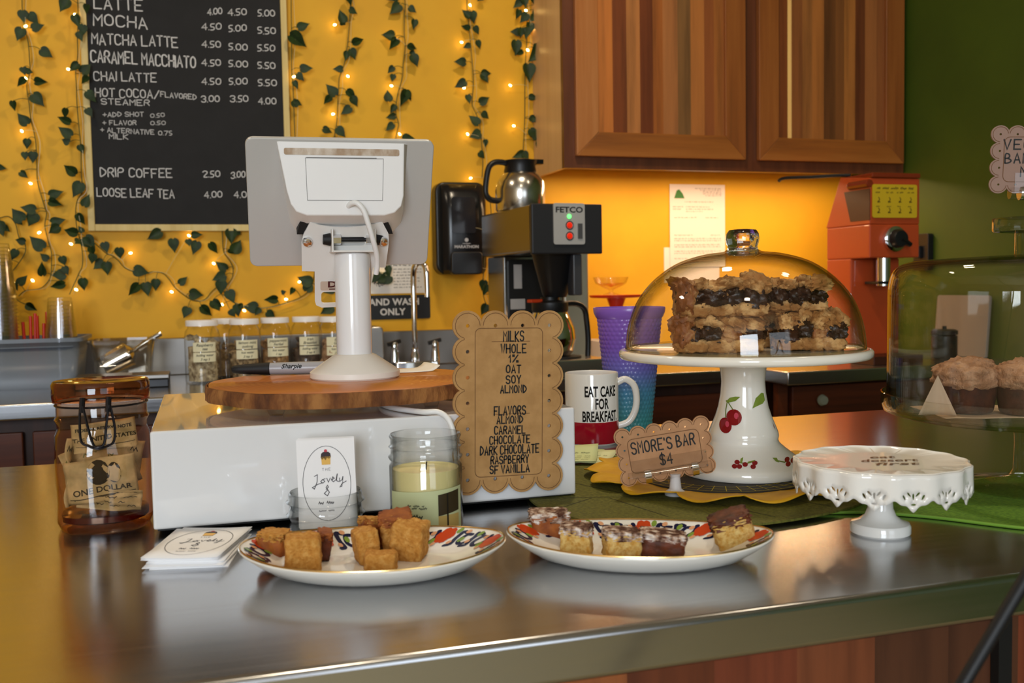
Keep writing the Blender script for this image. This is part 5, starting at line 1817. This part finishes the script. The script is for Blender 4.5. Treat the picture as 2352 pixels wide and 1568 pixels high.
# ---------------------------------------------------------------- cherry cake stand, dome and bars
ZB = .0047 + .0056
cs_ = thing('cherry_cake_stand', 'tall white ceramic cake stand painted with cherries on the sunflower mat', 'cake stand', (.6315, 1.06, CT + ZB))
CP = [(0, .002), (.07, .001), (.0755, 0), (.0772, .002), (.0772, .0095), (.0745, .0135), (.068, .0175), (.0585, .0245), (.05, .031), (.0435, .037), (.0418, .041), (.0428, .046), (.042, .0505), (.0385, .059), (.034, .07), (.0303, .082), (.0275, .098), (.0265, .112), (.0275, .125), (.0295, .134), (.033, .1375)]
ZPL = .1375
B().lathe(CP + [(.06, .139), (.14, .1405), (.1495, .142), (.1515, .145), (.1515, .1495), (.1495, .152), (.146, .1525), (.144, .1515), (0, .151)], 96).obj('stand', mat('stand_ceramic', 'f0ebdf', .1, spec=.6, coat=.4), cs_, ang=50)


def rad(z):
    for (r0, z0), (r1, z1) in zip(CP[4:], CP[5:]):
        if z0 <= z <= z1:
            return r0 + (r1 - r0) * (z - z0) / max(1e-6, z1 - z0)
    return .03


def decal(off=.0005):
    def k(u, v):
        r_ = rad(v) + off
        a = -pi / 2 - R(16) * -1 * -1 + u
        return V((r_ * cos(a), r_ * sin(a), v))
    return k


FA = R(-13)   # direction from the stand toward the camera, measured from -y


def dk(u, v, off=.0006):
    # u in metres across, as seen from the front; v height
    r_ = rad(v)
    a = -pi / 2 + FA * 0 - R(30.8) + math.asin(max(-.99, min(.99, u / r_)))
    return V(((r_ + off) * cos(a), (r_ + off) * sin(a), v))


PM = [mat('cherry_red', '8a0f18', .12, coat=.4), mat('stem_olive', '6a7a2a', .3), mat('painted_leaf', '7d9236', .3), mat('cherry_shine', 'c8465a', .15)]


def painted(name, blobs=(), lines=(), leaves=(), shine=False):
    b = B()
    for u, z, rx, rz_ in blobs:
        b.mi = 0
        b.flat(circle2(u, z, rx, 18, rz_), [tuple(range(18))], lambda x, y: dk(min(x, .93 * rad(y)), y, .0008))
        if shine:
            b.mi = 3
            b.flat(circle2(u + rx * .3, z + rz_ * .2, rx * .3, 10, rz_ * .4), [tuple(range(10))], lambda x, y: dk(x, y, .0011))
    b.mi = 1
    strokes(b, lines, .0011, dk, 5)
    b.mi = 2
    for lf_ in leaves:
        b.flat(lf_, [tuple(range(len(lf_)))], lambda x, y: dk(x, y, .0009))
    b.obj(name, PM, cs_, smooth=False, recalc=False)


painted('painted_cherries', ((-.0105, .0715, .009, .0094), (-.0205, .0615, .0074, .009)), ([(-.0115, .08), (-.017, .088), (-.0195, .0905)], [(-.0205, .07), (-.02, .08), (-.0185, .0885)]),
        ([(-.02, .089), (-.016, .0885), (-.009, .0905), (-.003, .0958), (-.009, .096), (-.0155, .094)],), True)
painted('painted_leaf', (), (), ([(.0105, .082), (.016, .0845), (.0225, .087), (.025, .0905), (.0235, .099), (.021, .1), (.0145, .094)],))
painted('painted_cherry', ((.0385, .064, .004, .009),))
painted('painted_berries', [(.003 + du, .0185 + dz, .0031, .0022) for du, dz in ((-.013, 0), (-.0075, 0), (-.001, .002), (.008, .0), (-.01, .004), (.01, .0035))], ([(-.004, .022), (.004, .0215), (.012, .0235)],),
        ([(-.004, .0215), (-.001, .023), (0, .0275), (-.003, .026)], [(.004, .0218), (.0125, .0235), (.0135, .0248), (.006, .0235)]))
painted('painted_berries', [(.053 + du, .0185 + dz, .003, .0022) for du, dz in ((-.003, .004), (.004, .002), (-.002, 0))], ([(.04, .0225), (.047, .0205), (.052, .022)],),
        ([(.033, .026), (.037, .0222), (.0405, .021), (.038, .0255)],))
painted('painted_berries', [(-.05 + du, .0185 + dz, .003, .0022) for du, dz in ((0, 0), (.008, .0035), (.006, 0))])
ZP = CT + ZB + .1525
dome = thing('glass_dome', 'clear glass dome with a round knob covering the bars on the cherry stand', 'glass dome', (.6315, 1.06, ZP))
dg_ = thin_glass('dome_glass', (.99, .99, .98), (.55, .53, .36), .75, .01)
DP = [(.1425, .0), (.142, .006), (.1385, .03), (.129, .056), (.117, .074), (.099, .0915), (.076, .1055), (.048, .114), (.024, .1172), (.019, .1195)]
DPs = [(p.x, p.y) for p in smooth_path([V((r_, z_, 0)) for r_, z_ in DP], 4)]
B().lathe(DPs, 96).obj('cover', dg_, dome, solid=.0025)
B().lathe([(0, .113), (.012, .1135), (.02, .117), (.0185, .121), (.0178, .124), (.0195, .129), (.0202, .134), (.0195, .14), (.0165, .1445), (.010, .1455), (0, .1455)], 40).obj('knob', mat('knob_glass', 'ffffff', .02, trans=1., ior=1.45), dome)
B().tube([(.1425 * cos(2 * pi * i / 96), .1425 * sin(2 * pi * i / 96), .0012) for i in range(96)], .0014, 8, True).obj('rim_bead', thin_glass('rim_glass', (.9, .88, .76), (.55, .5, .36), 1.2, .03), dome)

dough = noisy('cookie_dough', '94602c', 'd6aa70', (50, 50, 50), 1., .85, .8, bscale=(160, 160, 160), bdist=.003, mid='a5743f')
fudge = noisy('fudge_layer', '1c0d08', '3a2014', (60, 60, 60), 1., .35, .5, bscale=(120, 120, 120), bdist=.003)
toast = noisy('toasted_marshmallow', '6e3c18', 'b98a58', (50, 50, 50), 1., .6, .6, bscale=(120, 120, 120), bdist=.003, mid='8a5024')
VX, VY = V((cos(TH), -sin(TH), 0)), V((sin(TH), cos(TH), 0))
C0 = V((.6315, 1.06, 0))


def bar(label, px0, px1, depth, z0, h, seed, rz_=0., crusty=False):
    cx = ((px0 + px1) / 2 - 1708) * .000533
    w = (px1 - px0) * .000533
    p = C0 + VX * cx + VY * depth
    o = thing('smores_bar', label, 'bar', (p.x, p.y, ZP + z0), rz=-TH + R(rz_), group='layered cookie bars under the dome')
    rn = random.Random(seed)
    b = B()
    for i in range(3):
        b.lump((w * (-.32 + .32 * i), rn.uniform(-.003, .003), h * .19), (w * .4, .05, h * rn.uniform(.36, .46)), seed * 3 + i, .2, 3, 9, 4, rn.uniform(-.1, .1))
    b.obj('cookie_base', dough, o, ang=80)
    b = B()
    for i in range(4):
        b.mi = 1 if rn.random() < .15 else 0
        b.lump((w * (-.36 + .24 * i), rn.uniform(-.006, .0), h * rn.uniform(.45, .58)), (w * .33, .05, h * rn.uniform(.42, .6)), seed * 5 + i, .3, 3, 9, 3, rn.uniform(-.2, .2), (0, rn.uniform(-.3, .3)))
    b.obj('filling', [fudge, toast], o, ang=80)
    b = B()
    n = 6
    for i in range(n):
        b.mi = 1 if (crusty and i < 1) else 0
        b.lump((w * (-.4 + .8 * i / (n - 1)), rn.uniform(-.01, .004), h * rn.uniform(.72, .86)), (w * rn.uniform(.22, .36), .044, h * rn.uniform(.3, .58)), seed * 9 + i, .34, 2.6, 9, 3, rn.uniform(-.4, .4), (rn.uniform(-.3, .3), rn.uniform(-.45, .45)))
    if crusty:
        b.mi = 1
        b.lump((-w * .42, -.004, h * .5), (w * .24, .048, h * .9), seed + 40, .3, 3, 9, 3)
    b.obj('topping', [dough, toast], o, ang=80)


bar('lower left layered cookie bar under the dome, with a glossy toasted end', 1542, 1730, -.035, -.001, .041, 3, 0, True)
bar('upper left layered cookie bar under the dome, stacked over the toasted one', 1546, 1736, -.033, .041, .045, 5, 3, True)
bar('lower right layered cookie bar under the dome', 1772, 1918, -.028, -.001, .044, 7, -4)
bar('upper right layered cookie bar under the dome, topmost beside the clear wall', 1762, 1886, -.014, .044, .04, 9, -6)
bar('cookie bar at the back of the dome behind the left stack', 1580, 1730, .045, -.001, .042, 11, 2)
bar('cookie bar at the back of the dome behind the right stack', 1745, 1880, .045, -.001, .042, 13, 2)

# ---------------------------------------------------------------- mug, tumbler, notes
mg = thing('mug', 'white mug with red base band reading EAT CAKE FOR BREAKFAST', 'mug', (.567, 1.395, CT), rz=-R(17.5))
B().lathe([(0, .003), (.034, .002), (.037, 0), (.0405, .003), (.041, .02), (.041, .108), (.0405, .1095), (.039, .1095), (.038, .108), (.038, .008), (0, .006)], 64).obj('cup', ceramic, mg)
B().lathe([(.0408, .0035), (.0413, .006), (.0413, .0365), (.041, .0368)], 64).obj('red_band', mat('mug_red', 'a01226', .12, coat=.3), mg)
hp = smooth_path([(.039, 0, .093), (.052, 0, .098), (.065, 0, .088), (.069, 0, .068), (.066, 0, .048), (.056, 0, .032), (.0395, 0, .026)], 5)
b = B()
b.tube(hp, .0052, 12)
b.obj('handle', ceramic, mg)
B().lathe([(0, .094), (.0378, .094), (.0379, .0955), (.036, .0943)], 48).obj('coffee', mat('coffee_brown', '6b4a30', .1), mg)
b = B()
K = cyl(.0413, .3)
for tx, z, sz, w in (('EAT CAKE', .076, .022, .0535), ('FOR', .0575, .022, .022), ('BREAKFAST.', .0385, .022, .061)):
    v, f = font2d(tx, sz, .0006, align='CENTER', sx=1.)
    xs = [p[0] for p in v]
    k = w / (max(xs) - min(xs))
    b.flat([(p[0] * k, p[1]) for p in v], f, lambda x, y: K(x, y + z))
b.obj('lettering', mat('mug_black', '101012', .2), mg, smooth=False, recalc=False)
tm = thing('tumbler', 'tall purple to teal textured plastic tumbler behind the white mug', 'tumbler', (.672, 1.485, CT))
tmm = mat('tumbler_plastic', '7a55b0', .28, coat=.2)
t = NT(tmm)
v = t.coord((1, 1, 1))
sx = t.n('ShaderNodeSeparateXYZ')
t.l(v, sx.inputs[0])
mr = t.n('ShaderNodeMapRange')
mr.inputs['From Min'].default_value = .02
mr.inputs['From Max'].default_value = .19
t.l(sx.outputs[2], mr.inputs['Value'])
t.l(t.ramp(mr.outputs[0], [(0, '3f8f94'), (.28, '4a8ab0'), (.5, '6c6ac0'), (.72, '7a55bd'), (1, '8a60c4')]), t.bs.inputs['Base Color'])
b = B()


def hexr(u, v):
    nz, na = 26, 36
    z = .004 + .184 * v
    r_ = .034 + (.053 - .034) * (z / .19)
    row = int(v * nz)
    a = 2 * pi * u
    x = (u * na + .5 * (row % 2)) % 1 - .5
    y = (v * nz) % 1 - .5
    d = max(0, 1 - 4 * (x * x + y * y))
    r_ += .0011 * d
    return V((r_ * cos(a), r_ * sin(a), z))


b.grid(hexr, 216, 156, True)
b.obj('textured_wall', tmm, tm, ang=180)
B().lathe([(.0, .003), (.033, .001), (.034, .004)], 48).obj('bottom', tmm, tm)
B().lathe([(.053, .187), (.0555, .19), (.0585, .197), (.0595, .204), (.0585, .206), (.057, .206), (.0565, .203), (.0525, .19), (.0335, .008), (0, .007)], 72).obj('rim', tmm, tm)
snm = ['bfc98a', 'c9d29c', 'a9c9a6', 'd6d8a8']
for i, (x, y, rz_, cl, lab) in enumerate(((.47, 1.24, -8, 1, 'pale green sticky note on top of the loose notes, curled corner'), (.505, 1.262, 14, 0, 'sticky note fanned out furthest from the drawer'), (.478, 1.262, 30, 2, 'blue-green sticky note lying at the bottom of the loose notes'), (.49, 1.235, -20, 3, 'yellowish sticky note half covered by the curled one'))):
    n = thing('sticky_note', lab, 'sticky note', (x, y, CT + .0042 + .0022 * [3, 1, 0, 2][i]), rz=R(rz_ - 17), group='sticky notes in front of the mug')
    b = B()
    b.grid(lambda u, v: V(((u - .5) * .076, (v - .5) * .076, .0003 + .02 * (max(0, v - .45) ** 2) * (u if i != 1 else 1 - u) + (.012 * max(0, v - .55) if i == 0 else 0))), 8, 8)
    s_ = b.obj('paper', mat('note_' + snm[cl], snm[cl], .8), n, solid=.0003)
    if i != 2:
        b = B()
        for k in range(4):
            scribble(b, -.03, .03, -.028 + .013 * k, .004, 0, .16, k + i, lambda u, v: V((u, v, .0012 + .02 * max(0, v / .076 + .05) ** 2 * (u / .076 + .5 if i != 1 else .5 - u / .076) + (.012 * max(0, v / .076 - .05) if i == 0 else 0))))
        b.obj('handwriting', mat('pencil_grey', '55604a', .8), s_, smooth=False, recalc=False)

# ---------------------------------------------------------------- small pedestal
pd = thing('dessert_pedestal', 'small white pierced-edge pedestal reading eat dessert first on the bare steel', 'cake stand', (.6165, .784, CT))
RP, NL = .079, 15
ppl = lambda a: RP * (1 + .018 * cos(NL * a)) 
b = B()
N = 240
rings = []
for s, z in ((.97, .0715), (.985, .0725), (.998, .0718)):
    rings.append([b.bm.verts.new((ppl(2 * pi * k / N) * s * cos(2 * pi * k / N), ppl(2 * pi * k / N) * s * sin(2 * pi * k / N), z)) for k in range(N)])
c0 = b.bm.verts.new((0, 0, .0705))
inn = [b.bm.verts.new((.045 * cos(2 * pi * k / N), .045 * sin(2 * pi * k / N), .0705)) for k in range(N)]
inn2 = [b.bm.verts.new((.075 * cos(2 * pi * k / N), .075 * sin(2 * pi * k / N), .0707)) for k in range(N)]
seq = [inn, inn2] + rings
for r0, r1 in zip(seq, seq[1:]):
    for k in range(N):
        b._f([r0[k], r0[(k + 1) % N], r1[(k + 1) % N], r1[k]])
for k in range(N):
    b._f([c0, inn[k], inn[(k + 1) % N]])
lowr = [b.bm.verts.new((.076 * cos(2 * pi * k / N), .076 * sin(2 * pi * k / N), .0665)) for k in range(N)]
l2 = [b.bm.verts.new((.02 * cos(2 * pi * k / N), .02 * sin(2 * pi * k / N), .064)) for k in range(N)]
for r0, r1 in ((lowr, l2),):
    for k in range(N):
        b._f([r0[k], r0[(k + 1) % N], r1[(k + 1) % N], r1[k]])
b.obj('top', ceramic, pd, ang=60)
# skirt with pierced flowers, unrolled: u = angle, v = height
b = B()
out = [(2 * pi * k / N, .0716) for k in range(N + 1)]
for k in range(N * 2, -1, -1):
    a = pi * k / N
    ph = (a * NL / (2 * pi)) % 1
    out.append((a, .0395 + .0085 * abs(cos(pi * ph)) ** 1.3 + .001 * cos(6 * pi * ph)))
holes = []


def petal(a, z, l, w, ang):
    o = []
    for i in range(10):
        t_ = 2 * pi * i / 10
        x, y = 1.35 * w * sin(t_) * (.5 + .5 * cos(t_ / 2) ** 2), 1.2 * l * cos(t_)
        o.append((a + (x * cos(ang) + y * sin(ang)) / RP, z + (-x * sin(ang) + y * cos(ang))))
    return o


for m in range(NL):
    a = 2 * pi * (m + .5) / NL
    holes.append(petal(a, .0525, .0026, .001, 0))
    holes.append(petal(a - .048, .0545, .0024, .0009, R(-42)))
    holes.append(petal(a + .048, .0545, .0024, .0009, R(42)))
    holes.append(petal(a, .0455, .0021, .0009, R(90)))
    holes.append(petal(a - .105, .052, .0023, .0009, R(-25)))
    holes.append(petal(a + .105, .052, .0023, .0009, R(25)))


b.prism([(u * RP, v) for u, v in out], 0, None, lambda x, y, d: V((x, 0, y)), [[(u * RP, v) for u, v in h_] for h_ in holes])
for _ in range(2):
    bmesh.ops.subdivide_edges(b.bm, edges=[e for e in b.bm.edges if e.calc_length() > .006], cuts=1)
    bmesh.ops.triangulate(b.bm, faces=b.bm.faces)
for v in b.bm.verts:
    a = v.co.x / RP
    r_ = ppl(a) * (1 + .012 * (.0716 - v.co.z) / .03)
    v.co = V((r_ * cos(a), r_ * sin(a), v.co.z))
bmesh.ops.remove_doubles(b.bm, verts=b.bm.verts, dist=1e-5)
b.obj('pierced_skirt', ceramic, pd, solid=.0012, ang=70)
B().lathe([(0, .001), (.0255, 0), (.0278, .002), (.0278, .0085), (.0265, .011), (.02, .0135), (.0145, .018), (.0118, .025), (.0112, .035), (.0115, .05), (.013, .06), (.02, .0645)], 56).obj('pillar', ceramic, pd)
b = B()
for tx, y, sz, w in (('eat', .012, .018, .026), ('dessert', -.006, .018, .056), ('first', -.024, .018, .044)):
    v, f = font2d(tx, sz, .0002, .35, 'CENTER')
    xs = [p[0] for p in v]
    k = w / (max(xs) - min(xs))
    c_, s_ = cos(-TH), sin(-TH)
    b.flat([(p[0] * k, p[1] + y) for p in v], f, lambda x, yy: V(((x + .006) * c_ - yy * s_, (x + .006) * s_ + yy * c_, .071)))
b.obj('lettering', mat('brown_script', '6a4f3c', .3), pd, smooth=False, recalc=False)

# ---------------------------------------------------------------- tall clear dome with muffins and its sign
ac = thin_glass('acrylic', (.98, .98, .96), (.75, .75, .62), .9, .02)
SX, SY = .903, .888
ad_ = thing('acrylic_cake_stand', 'clear acrylic pedestal plate on the bright green mat at the right edge', 'cake stand', (SX, SY, CT + .003))
B().lathe([(0, .003), (.07, .001), (.077, 0), (.0775, .002), (.05, .007), (.022, .012), (.0175, .02), (.0165, .05), (.0175, .075), (.03, .0805), (.09, .0815), (.15, .083), (.1585, .0865), (.161, .095), (.1615, .108), (.16, .1085), (.159, .0965), (.156, .089), (.148, .0862), (0, .0855)], 96).obj('stand', ac, ad_, ang=60)
ZM = CT + .003 + .0866
ld = thing('acrylic_dome', 'tall straight-sided clear cake cover with a flat knob over the muffins', 'cake cover', (SX, SY, ZM + .0035))
LP = [(.1535, 0), (.1535, .006), (.153, .12), (.152, .145), (.147, .16), (.135, .168), (.115, .1715), (.06, .174), (.02, .1755), (.0, .176)]
LPs = [(p.x, max(0, p.y)) for p in smooth_path([V((r_, z_, 0)) for r_, z_ in LP], 4)]
LPs[-1] = (0, .176)
B().lathe(LPs, 96).obj('cover', thin_glass('cover_plastic', (.985, .985, .965), (.55, .53, .34), .8, .015), ld, solid=.0025)
B().lathe([(.02, .1755), (.0185, .178), (.0185, .201), (.041, .203), (.042, .205), (.042, .217), (.041, .2185), (0, .2185)], 48).obj('knob', thin_glass('knob_plastic', (.88, .9, .86), (.6, .65, .6), 1.6, .03), ld)
pm = thing('parchment_sheet', 'crumpled white parchment paper under the muffins on the clear plate', 'paper', (SX - .075, SY + .005, ZM), rz=R(-20))
b = B()


def parch(u, v):
    x, y = (u - .5) * .15, (v - .5) * .11
    return V((x + .03, y + .02, .0012 + .0008 * noise.noise(V((u * 5, v * 5, 0)))))


b.grid(parch, 14, 10)
A_, B_, P_ = V((.759, .9016, ZM + .003)), V((.796, .884, ZM + .002)), V((.7796, .8935, ZM + .047))
mwi = Matrix.Rotation(R(20), 3, 'Z')


def flap(u, v):
    p = A_.lerp(B_, u).lerp(P_, v) + V((.3, .95, 0)) * (.006 * sin(pi * u) * (1 - v) + .003 * v)
    return mwi @ (p - pm.location)


b.grid(flap, 8, 8)
b.obj('sheet', mat('parchment', 'c4a890', .7), pm, solid=.0003)
mbody = noisy('muffin_body', '2e150c', '4a2414', (80, 80, 80), 1, .8, .5, bscale=(150, 150, 150), bdist=.002)
mtop = noisy('crumb_topping', '9a6e50', 'c49a7c', (70, 70, 70), 1, .9, 1., bscale=(200, 200, 200), bdist=.004, mid='b08466')
for i, (px_, dep_, lab) in enumerate(((2224, 1.115, 'crumb-topped muffin on parchment, nearer the left wall of the tall clear dome'), (2362, 1.09, 'crumb-topped muffin cut off by the right edge of the photo under the clear dome'))):
    u = (px_ - 1176) / FPX
    x, y = dep_ * (sin(TH) + u * cos(TH)), dep_ * (cos(TH) - u * sin(TH))
    m = thing('muffin', lab, 'muffin', (x, y, ZM + .0028))
    B().lathe([(0, 0), (.026, 0), (.028, .003), (.0315, .024), (.031, .03), (0, .031)], 40, rfun=lambda a, z: 1 + .012 * sin(18 * a)).obj('cake', mbody, m)
    b = B()
    k0 = len(b.bm.verts)
    b.lump((0, 0, .04), (.07, .068, .036), i + 2, .14, 3., 16, 2.6)
    b.lump((.004, .002, .045), (.054, .052, .034), i + 9, .2, 4., 16, 2.4)
    rn = random.Random(i)
    for q in range(16):
        a, rr = rn.uniform(0, 6.28), .032 * math.sqrt(rn.random())
        b.lump((rr * cos(a), rr * sin(a), .0525 - rr * rr * 9), (.01, .009, .007), q, .3, 3, 4, 2.5, a)
    b.obj('crumb_top', mtop, m, ang=80)
v_ = thing('flavor_sign', 'kraft scalloped sign above the tall clear dome reading VEGAN BANANA MUFFIN', 'sign', (.888, .863, 1.293), rot=(0, R(2), R(-24)))
kraft_sign(v_, .0895, .055, 6, 4, .0098, (.0405, .0245), [('VEGAN', -.016, .011, .0105, .05), ('BANANA', -.012, -.004, .0105, .054), ('MUFFIN', .003, -.0185, .0105, .05)], mat('kraft_sign_shaded', '93776a', .8), .0025, sw=.0016, hole_r=.0012)  # unlit sign: its shade is put into the kraft colour
sign_clip('clear clip holder gripping the kraft VEGAN BANANA MUFFIN sign on the dome knob', (.886, .866, ZM + .0035 + .219), R(-24), R(-1.5), .06, .022, .006, .0245)
